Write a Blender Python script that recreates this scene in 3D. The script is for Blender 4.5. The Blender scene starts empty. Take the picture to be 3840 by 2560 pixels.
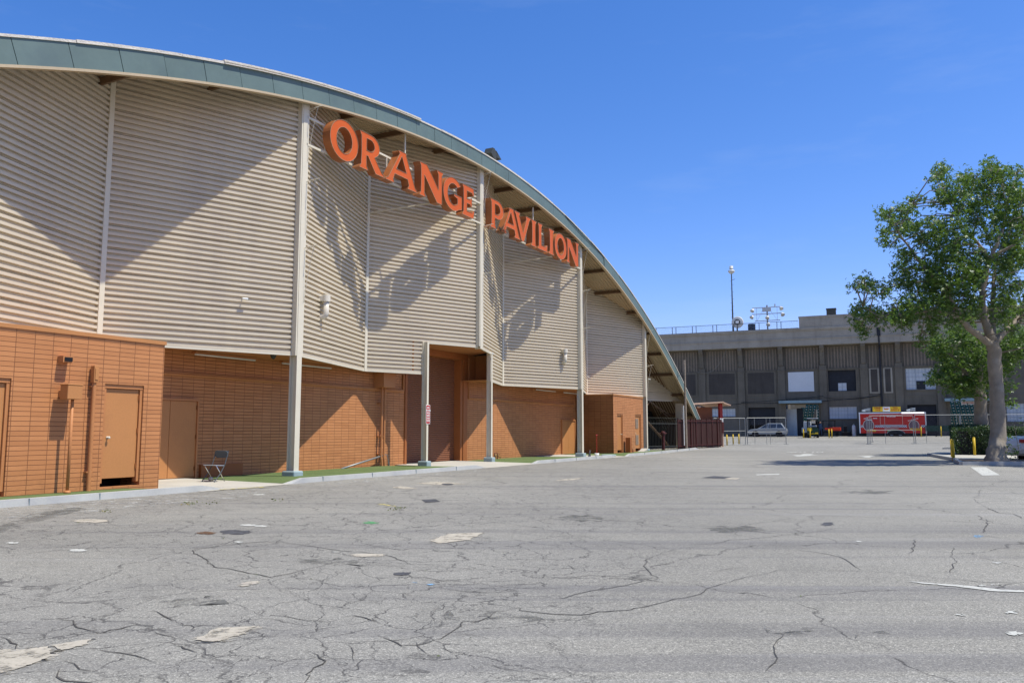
import bpy, bmesh, math, random
import numpy as np
from mathutils import Vector, Matrix
from mathutils.geometry import tessellate_polygon
PI = math.pi
RN = random.Random(11)
sc = bpy.context.scene
COL = sc.collection

# ------------------------------------------------------------------ helpers
class MB:
    """collects faces, builds one mesh object"""
    def __init__(s): s.v = []; s.f = []; s.m = []
    def add(s, vs, fs, m=0):
        o = len(s.v); s.v += [tuple(p) for p in vs]
        for f in fs: s.f.append(tuple(i + o for i in f)); s.m.append(m)
    def quad(s, a, b, c, d, m=0): s.add([a, b, c, d], [(0, 1, 2, 3)], m)
    def box(s, x0, x1, y0, y1, z0, z1, m=0, T=None):
        vs = [Vector((x, y, z)) for z in (z0, z1) for x, y in ((x0, y0), (x1, y0), (x1, y1), (x0, y1))]
        if T is not None: vs = [T @ p for p in vs]
        s.add(vs, [(3, 2, 1, 0), (4, 5, 6, 7), (0, 1, 5, 4), (1, 2, 6, 5), (2, 3, 7, 6), (3, 0, 4, 7)], m)
    def bar(s, a, b, w, h, m=0, up=(0, 0, 1)):
        a = Vector(a); b = Vector(b); d = b - a; L = d.length; d.normalize()
        u = Vector(up)
        if abs(d.dot(u)) > .99: u = Vector((0, 1, 0))
        x = d.cross(u).normalized(); y = x.cross(d)
        T = Matrix.Translation(a) @ Matrix((x, d, y)).transposed().to_4x4()
        s.box(-w / 2, w / 2, 0, L, -h / 2, h / 2, m, T)
    def tube(s, pts, r, n=8, m=0, cap=True):
        P = [Vector(p) for p in pts]; k = len(P)
        rr = r if isinstance(r, (list, tuple)) else [r] * k
        rings = []; px = None
        for i in range(k):
            d = (P[min(i + 1, k - 1)] - P[max(i - 1, 0)]).normalized()
            if px is None:
                a = Vector((0, 0, 1)) if abs(d.z) < .9 else Vector((1, 0, 0))
                px = d.cross(a).normalized()
            else:
                px = (px - d * px.dot(d)); px.normalize()
            py = d.cross(px)
            rings.append([P[i] + (px * math.cos(2 * PI * j / n) + py * math.sin(2 * PI * j / n)) * rr[i] for j in range(n)])
        vs = [p for q in rings for p in q]; fs = []
        for i in range(k - 1):
            for j in range(n):
                fs.append((i * n + j, i * n + (j + 1) % n, (i + 1) * n + (j + 1) % n, (i + 1) * n + j))
        if cap: fs.append(tuple(range(n))[::-1]); fs.append(tuple((k - 1) * n + j for j in range(n)))
        s.add(vs, fs, m)
    def lathe(s, prof, n=20, m=0, T=None, cap=True):
        vs = []; fs = []; k = len(prof)
        for r, z in prof:
            for j in range(n):
                p = Vector((r * math.cos(2 * PI * j / n), r * math.sin(2 * PI * j / n), z))
                vs.append(T @ p if T is not None else p)
        for i in range(k - 1):
            for j in range(n):
                fs.append((i * n + j, i * n + (j + 1) % n, (i + 1) * n + (j + 1) % n, (i + 1) * n + j))
        if cap: fs.append(tuple(range(n))[::-1]); fs.append(tuple((k - 1) * n + j for j in range(n)))
        s.add(vs, fs, m)
    def prism(s, outer, y0, y1, holes=(), m=0, ms=None, T=None):
        """outline in (x, z), extruded along y; front face is y0"""
        ms = m if ms is None else ms
        loops = [list(outer)] + [list(h) for h in holes]
        flat = [p for l in loops for p in l]
        tris = tessellate_polygon([[Vector((x, z, 0)) for x, z in l] for l in loops])
        n = len(flat)
        f = lambda p: (T @ Vector(p)) if T is not None else Vector(p)
        A = [f((x, y0, z)) for x, z in flat]; B = [f((x, y1, z)) for x, z in flat]
        ft = []
        for t in tris:
            a, b, c = (Vector(flat[i]) for i in t)
            ccw = (b - a).x * (c - a).y - (b - a).y * (c - a).x > 0
            ft.append(tuple(t) if ccw else tuple(t)[::-1])
        s.add(A, ft, m); s.add(B, [t[::-1] for t in ft], m)
        o = 0
        for li, l in enumerate(loops):
            k = len(l); ar = sum(l[i][0] * l[(i + 1) % k][1] - l[(i + 1) % k][0] * l[i][1] for i in range(k))
            for i in range(k):
                i2 = (i + 1) % k
                q = [A[o + i], A[o + i2], B[o + i2], B[o + i]]
                if (ar > 0) != (li == 0): q = q[::-1]
                s.add(q[::-1], [(0, 1, 2, 3)], ms)
            o += k
    def build(s, name, mats, parent=None, loc=None, rot=0, smooth=False, bevel=0, seg=1):
        me = bpy.data.meshes.new(name); me.from_pydata(s.v, [], s.f)
        mats = mats if isinstance(mats, (list, tuple)) else [mats]
        for q in mats: me.materials.append(q)
        if len(mats) > 1: me.polygons.foreach_set('material_index', s.m)
        if smooth: me.polygons.foreach_set('use_smooth', [True] * len(s.f))
        uv = me.uv_layers.new(name='UVMap'); vs = me.vertices
        d = []
        for p in me.polygons:
            n = p.normal; ax = 2 if abs(n.z) > .7 else (0 if abs(n.x) > abs(n.y) else 1)
            for vi in p.vertices:
                c = vs[vi].co
                d += (c.x, c.y) if ax == 2 else ((c.y, c.z) if ax == 0 else (c.x, c.z))
        uv.data.foreach_set('uv', d)
        me.update()
        o = bpy.data.objects.new(name, me); COL.objects.link(o)
        if parent is not None: o.parent = parent
        if loc is not None: o.location = loc
        if rot: o.rotation_euler = (0, 0, rot)
        if bevel:
            b = o.modifiers.new('bevel', 'BEVEL'); b.width = bevel; b.segments = seg; b.limit_method = 'ANGLE'; b.angle_limit = math.radians(40)
        return o

def tag(o, label=None, cat=None, group=None, kind=None):
    if label: o['label'] = label
    if cat: o['category'] = cat
    if group: o['group'] = group
    if kind: o['kind'] = kind
    return o
def thing(name, label, cat, loc=(0, 0, 0), rot=0, group=None):
    o = bpy.data.objects.new(name, None); COL.objects.link(o)
    o.empty_display_size = .2
    o.location = loc; o.rotation_euler = (0, 0, rot)
    return tag(o, label, cat, group)
def dup(root, loc, rot=None, label=None):
    r = root.copy(); COL.objects.link(r); r.location = loc
    if rot is not None: r.rotation_euler = (0, 0, rot)
    if label: r['label'] = label
    for ch in list(root.children):
        c = ch.copy(); COL.objects.link(c); c.parent = r
        for g in ch.children:
            e = g.copy(); COL.objects.link(e); e.parent = c
    return r
def text_mesh(name, body, size, mat, parent=None, T=None, depth=.004, align='CENTER', xs=1.0, bold=0):
    cu = bpy.data.curves.new(name, 'FONT'); cu.body = body; cu.size = size; cu.align_x = align; cu.align_y = 'CENTER'
    cu.extrude = depth; cu.offset = bold; cu.resolution_u = 2
    t = bpy.data.objects.new(name, cu); COL.objects.link(t)
    dg = bpy.context.evaluated_depsgraph_get()
    me = bpy.data.meshes.new_from_object(t.evaluated_get(dg))
    bpy.data.objects.remove(t); bpy.data.curves.remove(cu)
    X = Matrix.Rotation(PI / 2, 4, 'X') @ Matrix.Diagonal((xs, 1, 1, 1))
    me.transform((T @ X) if T is not None else X)
    me.materials.clear(); me.materials.append(mat)
    me.name = name
    o = bpy.data.objects.new(name, me); COL.objects.link(o)
    if parent is not None: o.parent = parent
    return o

# ------------------------------------------------------------------ materials
def nt(name):
    m = bpy.data.materials.new(name); m.use_nodes = True
    t = m.node_tree; b = t.nodes['Principled BSDF']
    return m, t, b
def N(t, ty, **k):
    n = t.nodes.new(ty)
    for a, v in k.items():
        if a in n.inputs: n.inputs[a].default_value = v
        else: setattr(n, a, v)
    return n
def ramp(t, stops, src):
    r = t.nodes.new('ShaderNodeValToRGB')
    e = r.color_ramp.elements
    while len(e) < len(stops): e.new(.5)
    for el, (p, c) in zip(e, stops):
        el.position = p; el.color = (c, c, c, 1) if not isinstance(c, (tuple, list)) else (*c, 1)
    t.links.new(src, r.inputs[0]); return r
def mixc(t, fac, a, b, mode='MIX'):
    n = t.nodes.new('ShaderNodeMix'); n.data_type = 'RGBA'; n.blend_type = mode
    for s, x in ((0, fac), (6, a), (7, b)):
        if hasattr(x, 'is_linked'): t.links.new(x, n.inputs[s])
        else: n.inputs[s].default_value = x if s == 0 else (*x, 1)
    return n.outputs[2]
def sh(c, k): return tuple(min(1, x * k) for x in c)
def mat(name, col, rough=.6, var=.12, scale=1.5, bump=0, bscale=60, metal=0, fine=.06, spec=.2, dirt=None, streak=0):
    col = (col[0], col[1], col[2] * .91)
    m, t, b = nt(name)
    tc = N(t, 'ShaderNodeTexCoord'); P = tc.outputs['Object']
    n1 = N(t, 'ShaderNodeTexNoise', Scale=scale, Detail=6, Roughness=.6); t.links.new(P, n1.inputs['Vector'])
    n2 = N(t, 'ShaderNodeTexNoise', Scale=scale * 22, Detail=4); t.links.new(P, n2.inputs['Vector'])
    c = mixc(t, ramp(t, [(.3, 0), (.7, 1)], n1.outputs[0]).outputs[0], sh(col, 1 - var), sh(col, 1 + var))
    c = mixc(t, ramp(t, [(.3, 0), (.7, 1)], n2.outputs[0]).outputs[0], c, sh(col, 1 - fine * 2), 'MIX') if 0 else mixc(t, fine * 2, c, ramp(t, [(.3, sh(col, .6)), (.7, sh(col, 1.4))], n2.outputs[0]).outputs[0])
    if dirt:
        n3 = N(t, 'ShaderNodeTexNoise', Scale=scale * .8, Detail=8, Roughness=.7)
        mp = N(t, 'ShaderNodeMapping'); mp.inputs['Scale'].default_value = (3, 3, .25) if streak else (1, 1, 1); mp.inputs['Location'].default_value = (7, 3, 1)
        t.links.new(P, mp.inputs[0]); t.links.new(mp.outputs[0], n3.inputs['Vector'])
        c = mixc(t, ramp(t, [(.52, 0), (.75, dirt[1])], n3.outputs[0]).outputs[0], c, dirt[0])
    t.links.new(c, b.inputs['Base Color'])
    b.inputs['Roughness'].default_value = rough; b.inputs['Metallic'].default_value = metal; b.inputs['Specular IOR Level'].default_value = spec
    if bump:
        n4 = N(t, 'ShaderNodeTexNoise', Scale=bscale, Detail=5); t.links.new(P, n4.inputs['Vector'])
        bp = N(t, 'ShaderNodeBump', Strength=1, Distance=bump); t.links.new(n4.outputs[0], bp.inputs['Height']); t.links.new(bp.outputs[0], b.inputs['Normal'])
    return m

def worn(m, lo, hi, scale):
    t = m.node_tree; b = t.nodes['Principled BSDF']
    tc = N(t, 'ShaderNodeTexCoord'); n = N(t, 'ShaderNodeTexNoise', Scale=scale, Detail=8, Roughness=.75); t.links.new(tc.outputs['Object'], n.inputs['Vector'])
    t.links.new(ramp(t, [(lo, 0), (hi, 1)], n.outputs[0]).outputs[0], b.inputs['Alpha']); return m
def mat_brick(name, c1, c2, mort, bw=.4064, bh=.1016):
    m, t, b = nt(name)
    uv = N(t, 'ShaderNodeTexCoord'); U = uv.outputs['UV']; P = uv.outputs['Object']
    wob = N(t, 'ShaderNodeTexNoise', Scale=6., Detail=3); t.links.new(U, wob.inputs['Vector'])
    vm = N(t, 'ShaderNodeVectorMath', operation='MULTIPLY_ADD'); t.links.new(wob.outputs['Color'], vm.inputs[0]); vm.inputs[1].default_value = (.006, .006, 0); t.links.new(U, vm.inputs[2])
    br = N(t, 'ShaderNodeTexBrick', offset=0.0, squash=1.0)
    br.inputs['Scale'].default_value = 1; br.inputs['Brick Width'].default_value = bw; br.inputs['Row Height'].default_value = bh
    br.inputs['Mortar Size'].default_value = .0062; br.inputs['Mortar Smooth'].default_value = .3; br.inputs['Bias'].default_value = -.2
    br.inputs['Color1'].default_value = (*c1, 1); br.inputs['Color2'].default_value = (*c2, 1); br.inputs['Mortar'].default_value = (*mort, 1)
    t.links.new(vm.outputs[0], br.inputs['Vector'])
    n1 = N(t, 'ShaderNodeTexNoise', Scale=.6, Detail=8, Roughness=.65); t.links.new(U, n1.inputs['Vector'])
    c = mixc(t, .9, br.outputs[0], ramp(t, [(.25, .82), (.5, 1), (.75, 1.0)], n1.outputs[0]).outputs[0], 'MULTIPLY')
    # scuffs and drips near the foot of the wall
    sx = N(t, 'ShaderNodeSeparateXYZ'); t.links.new(U, sx.inputs[0])
    n2 = N(t, 'ShaderNodeTexNoise', Scale=5, Detail=8, Roughness=.7); t.links.new(U, n2.inputs['Vector'])
    lo = N(t, 'ShaderNodeMapRange'); lo.inputs[1].default_value = 0; lo.inputs[2].default_value = 1.0; lo.inputs[3].default_value = .6; lo.inputs[4].default_value = 0; t.links.new(sx.outputs[1], lo.inputs[0])
    mu = N(t, 'ShaderNodeMath', operation='MULTIPLY'); t.links.new(lo.outputs[0], mu.inputs[0]); t.links.new(ramp(t, [(.45, 0), (.65, 1)], n2.outputs[0]).outputs[0], mu.inputs[1])
    c = mixc(t, mu.outputs[0], c, sh(c1, .62))
    t.links.new(c, b.inputs['Base Color']); b.inputs['Roughness'].default_value = .62; b.inputs['Specular IOR Level'].default_value = .3
    n4 = N(t, 'ShaderNodeTexNoise', Scale=55, Detail=4); t.links.new(P, n4.inputs['Vector'])
    ad = N(t, 'ShaderNodeMath', operation='MULTIPLY_ADD'); t.links.new(br.outputs['Fac'], ad.inputs[0]); ad.inputs[1].default_value = -2.5; t.links.new(n4.outputs[0], ad.inputs[2])
    bp = N(t, 'ShaderNodeBump', Strength=1, Distance=.006); t.links.new(ad.outputs[0], bp.inputs['Height']); t.links.new(bp.outputs[0], b.inputs['Normal'])
    return m

def mat_asphalt():
    m, t, b = nt('asphalt'); L = t.links
    tc = N(t, 'ShaderNodeTexCoord'); P = tc.outputs['Object']
    def noise(s, d=6, r=.6, vec=None, dim='2D'):
        n = N(t, 'ShaderNodeTexNoise', Scale=s, Detail=d, Roughness=r); n.noise_dimensions = dim; L.new(vec or P, n.inputs['Vector']); return n
    def vor(s, feat, vec):
        n = N(t, 'ShaderNodeTexVoronoi', Scale=s); n.voronoi_dimensions = '2D'; n.feature = feat; L.new(vec, n.inputs['Vector']); return n
    def math_(op, a, bb, c3=None):
        n = N(t, 'ShaderNodeMath', operation=op)
        for i, x in enumerate((a, bb, c3)):
            if x is None: continue
            if hasattr(x, 'is_linked'): L.new(x, n.inputs[i])
            else: n.inputs[i].default_value = x
        return n.outputs[0]
    big = noise(.12, 5, .55); mid = noise(1.1, 8, .65)
    c = mixc(t, ramp(t, [(.3, 0), (.7, 1)], big.outputs[0]).outputs[0], (.236, .224, .184), (.29, .276, .228))
    c = mixc(t, .55, c, ramp(t, [(.2, .72), (.5, 1), (.8, 1.0)], mid.outputs[0]).outputs[0], 'MULTIPLY')
    # stones
    v1 = vor(95, 'F1', P); v2 = vor(190, 'F1', P)
    c = mixc(t, .85, c, ramp(t, [(0, .6), (.35, .92), (.75, 1.0), (.88, 1.25), (1, 1.6)], N_sep(t, v1.outputs['Color'])).outputs[0], 'MULTIPLY')
    c = mixc(t, .8, c, ramp(t, [(0, .55), (.4, .95), (.8, 1.05), (1, 1.7)], N_sep(t, v2.outputs['Color'])).outputs[0], 'MULTIPLY')
    gap = noise(38, 3, .6)
    c = mixc(t, ramp(t, [(.62, 0), (.72, .55)], gap.outputs[0]).outputs[0], c, (.05, .048, .046))
    # long drag marks along the drive lane
    mp = N(t, 'ShaderNodeMapping'); mp.inputs['Rotation'].default_value = (0, 0, math.radians(-62.7)); mp.inputs['Scale'].default_value = (.035, 1.4, 1); L.new(P, mp.inputs[0])
    dr = noise(1.0, 6, .6, mp.outputs[0])
    c = mixc(t, ramp(t, [(.54, 0), (.68, .38)], dr.outputs[0]).outputs[0], c, (.105, .1, .1))
    mp2 = N(t, 'ShaderNodeMapping'); mp2.inputs['Rotation'].default_value = (0, 0, math.radians(-66)); mp2.inputs['Scale'].default_value = (.05, 2.2, 1); mp2.inputs['Location'].default_value = (3, 9, 0); L.new(P, mp2.inputs[0])
    dr2 = noise(1.0, 5, .6, mp2.outputs[0])
    c = mixc(t, ramp(t, [(.6, 0), (.75, .3)], dr2.outputs[0]).outputs[0], c, (.33, .32, .3))
    # crack network
    w1 = noise(2.2, 5, .65); w2 = noise(.35, 3, .5)
    a1 = N(t, 'ShaderNodeVectorMath', operation='MULTIPLY_ADD'); L.new(w1.outputs['Color'], a1.inputs[0]); a1.inputs[1].default_value = (.42, .42, 0); L.new(P, a1.inputs[2])
    a2 = N(t, 'ShaderNodeVectorMath', operation='MULTIPLY_ADD'); L.new(w2.outputs['Color'], a2.inputs[0]); a2.inputs[1].default_value = (1.6, 1.6, 0); L.new(a1.outputs[0], a2.inputs[2])
    V = a2.outputs[0]
    n5 = noise(3.2, 5, .7)
    # fine map cracking, strongest left and ahead of the camera
    gx = N(t, 'ShaderNodeSeparateXYZ'); L.new(P, gx.inputs[0])
    dx = math_('ADD', gx.outputs[0], math_('MULTIPLY', gx.outputs[1], -.18))
    zone = N(t, 'ShaderNodeMapRange'); zone.inputs[1].default_value = 1.6; zone.inputs[2].default_value = -.8; L.new(dx, zone.inputs[0])
    zn = noise(.3, 4, .5)
    zone2 = math_('MULTIPLY', zone.outputs[0], ramp(t, [(.3, .15), (.46, 1)], zn.outputs[0]).outputs[0])
    f1 = vor(1.7, 'DISTANCE_TO_EDGE', V)
    l1 = ramp(t, [(0, .85), (.009, .6), (.021, 0)], f1.outputs['Distance'])
    k1 = math_('MULTIPLY', math_('MULTIPLY', l1.outputs[0], zone2), ramp(t, [(.36, .1), (.52, 1)], n5.outputs[0]).outputs[0])
    f2 = vor(3.6, 'DISTANCE_TO_EDGE', V)
    l2 = ramp(t, [(0, .8), (.012, .5), (.026, 0)], f2.outputs['Distance'])
    n6 = noise(1.3, 4, .6)
    k2 = math_('MULTIPLY', math_('MULTIPLY', l2.outputs[0], zone2), ramp(t, [(.44, 0), (.56, .8)], n6.outputs[0]).outputs[0])
    f3 = vor(.33, 'DISTANCE_TO_EDGE', V)
    l3 = ramp(t, [(0, .9), (.004, .6), (.008, 0)], f3.outputs['Distance'])
    k3 = math_('MULTIPLY', l3.outputs[0], ramp(t, [(.35, 0), (.55, .75)], n5.outputs[0]).outputs[0])
    k = math_('MAXIMUM', math_('MAXIMUM', k1, k2), k3)
    c = mixc(t, k, c, (.022, .02, .018))
    # a darker halo where cracks gather
    c = mixc(t, math_('MULTIPLY', zone2, .14), c, (.13, .128, .127))
    L.new(c, b.inputs['Base Color']); b.inputs['Roughness'].default_value = .85; b.inputs['Specular IOR Level'].default_value = .25
    h = math_('ADD', math_('MULTIPLY', N_sep(t, v1.outputs['Color']), .5), math_('MULTIPLY', k, -2.0))
    bp = N(t, 'ShaderNodeBump', Strength=.7, Distance=.006); L.new(h, bp.inputs['Height']); L.new(bp.outputs[0], b.inputs['Normal'])
    return m
def N_sep(t, src):
    s = N(t, 'ShaderNodeSeparateColor'); t.links.new(src, s.inputs[0]); return s.outputs[0]

def mat_leaf(name, c1, c2, c3, tr=.35):
    m, t, b = nt(name)
    g = N(t, 'ShaderNodeNewGeometry')
    r = ramp(t, [(0, c1), (.5, c2), (1, c3)], g.outputs['Random Per Island'])
    t.links.new(r.outputs[0], b.inputs['Base Color']); b.inputs['Roughness'].default_value = .45; b.inputs['Specular IOR Level'].default_value = .45
    tl = N(t, 'ShaderNodeBsdfTranslucent'); cc = mixc(t, .5, r.outputs[0], (.16, .26, .03)); t.links.new(cc, tl.inputs[0])
    mx = N(t, 'ShaderNodeMixShader'); mx.inputs[0].default_value = tr
    t.links.new(b.outputs[0], mx.inputs[1]); t.links.new(tl.outputs[0], mx.inputs[2])
    t.links.new(mx.outputs[0], t.nodes['Material Output'].inputs[0])
    return m
def mat_chain(name, col, dens=.25, pitch=.06):
    """woven wire seen as a thin diamond pattern"""
    m, t, b = nt(name)
    tc = N(t, 'ShaderNodeTexCoord')
    sx = N(t, 'ShaderNodeSeparateXYZ'); t.links.new(tc.outputs['UV'], sx.inputs[0])
    def band(op):
        a = N(t, 'ShaderNodeMath', operation=op); t.links.new(sx.outputs[0], a.inputs[0]); t.links.new(sx.outputs[1], a.inputs[1])
        d = N(t, 'ShaderNodeMath', operation='DIVIDE'); t.links.new(a.outputs[0], d.inputs[0]); d.inputs[1].default_value = pitch
        f = N(t, 'ShaderNodeMath', operation='FRACT'); t.links.new(d.outputs[0], f.inputs[0])
        l = N(t, 'ShaderNodeMath', operation='LESS_THAN'); t.links.new(f.outputs[0], l.inputs[0]); l.inputs[1].default_value = dens / 2
        return l
    mx = N(t, 'ShaderNodeMath', operation='MAXIMUM'); t.links.new(band('ADD').outputs[0], mx.inputs[0]); t.links.new(band('SUBTRACT').outputs[0], mx.inputs[1])
    t.links.new(mx.outputs[0], b.inputs['Alpha'])
    b.inputs['Base Color'].default_value = (*col, 1); b.inputs['Roughness'].default_value = .4; b.inputs['Metallic'].default_value = .3
    return m
def mat_glass(name, col, rough=.08):
    m, t, b = nt(name)
    n = N(t, 'ShaderNodeTexNoise', Scale=3); tc = N(t, 'ShaderNodeTexCoord'); t.links.new(tc.outputs['Object'], n.inputs['Vector'])
    t.links.new(mixc(t, n.outputs[0], sh(col, .7), sh(col, 1.3)), b.inputs['Base Color'])
    b.inputs['Roughness'].default_value = rough; b.inputs['Specular IOR Level'].default_value = .8
    return m
def mat_concrete(name, col, stains=.5):
    m, t, b = nt(name); L = t.links
    tc = N(t, 'ShaderNodeTexCoord'); P = tc.outputs['Object']
    n1 = N(t, 'ShaderNodeTexNoise', Scale=.5, Detail=8, Roughness=.65); L.new(P, n1.inputs['Vector'])
    mp = N(t, 'ShaderNodeMapping'); mp.inputs['Scale'].default_value = (1.2, 1.2, .12); L.new(P, mp.inputs[0])
    n2 = N(t, 'ShaderNodeTexNoise', Scale=1.5, Detail=8, Roughness=.7); L.new(mp.outputs[0], n2.inputs['Vector'])
    # formwork board lines
    w = N(t, 'ShaderNodeTexWave', Scale=1.6, Distortion=.8, Detail=3); w.bands_direction = 'Z'; L.new(P, w.inputs['Vector'])
    c = mixc(t, ramp(t, [(.3, 0), (.7, 1)], n1.outputs[0]).outputs[0], sh(col, .82), sh(col, 1.15))
    c = mixc(t, .5, c, ramp(t, [(0, .8), (.12, 1)], w.outputs[0]).outputs[0], 'MULTIPLY')
    c = mixc(t, ramp(t, [(.5, 0), (.7, stains)], n2.outputs[0]).outputs[0], c, sh(col, .42))
    n3 = N(t, 'ShaderNodeTexNoise', Scale=14, Detail=5); L.new(P, n3.inputs['Vector'])
    c = mixc(t, .35, c, ramp(t, [(.3, .7), (.7, 1.0)], n3.outputs[0]).outputs[0], 'MULTIPLY')
    L.new(c, b.inputs['Base Color']); b.inputs['Roughness'].default_value = .85; b.inputs['Specular IOR Level'].default_value = .2
    return m
def mat_checker(name):
    m, t, b = nt(name)
    ck = N(t, 'ShaderNodeTexChecker', Scale=1 / .11); ck.inputs[1].default_value = (.75, .75, .75, 1); ck.inputs[2].default_value = (.01, .01, .012, 1)
    tc = N(t, 'ShaderNodeTexCoord'); t.links.new(tc.outputs['UV'], ck.inputs[0]); t.links.new(ck.outputs[0], b.inputs['Base Color']); b.inputs['Roughness'].default_value = .4
    return m
def mat_grass():
    m, t, b = nt('turf'); L = t.links
    tc = N(t, 'ShaderNodeTexCoord'); P = tc.outputs['Object']
    n1 = N(t, 'ShaderNodeTexNoise', Scale=.9, Detail=6); L.new(P, n1.inputs['Vector'])
    n2 = N(t, 'ShaderNodeTexNoise', Scale=45, Detail=4, Roughness=.7); L.new(P, n2.inputs['Vector'])
    c = mixc(t, ramp(t, [(.3, 0), (.7, 1)], n1.outputs[0]).outputs[0], (.10, .15, .05), (.145, .19, .068))
    c = mixc(t, .7, c, ramp(t, [(.25, .45), (.6, 1), (.8, 1.0)], n2.outputs[0]).outputs[0], 'MULTIPLY')
    L.new(c, b.inputs['Base Color']); b.inputs['Roughness'].default_value = .8; b.inputs['Specular IOR Level'].default_value = .2
    bp = N(t, 'ShaderNodeBump', Strength=1, Distance=.02); L.new(n2.outputs[0], bp.inputs['Height']); L.new(bp.outputs[0], b.inputs['Normal'])
    return m

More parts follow.
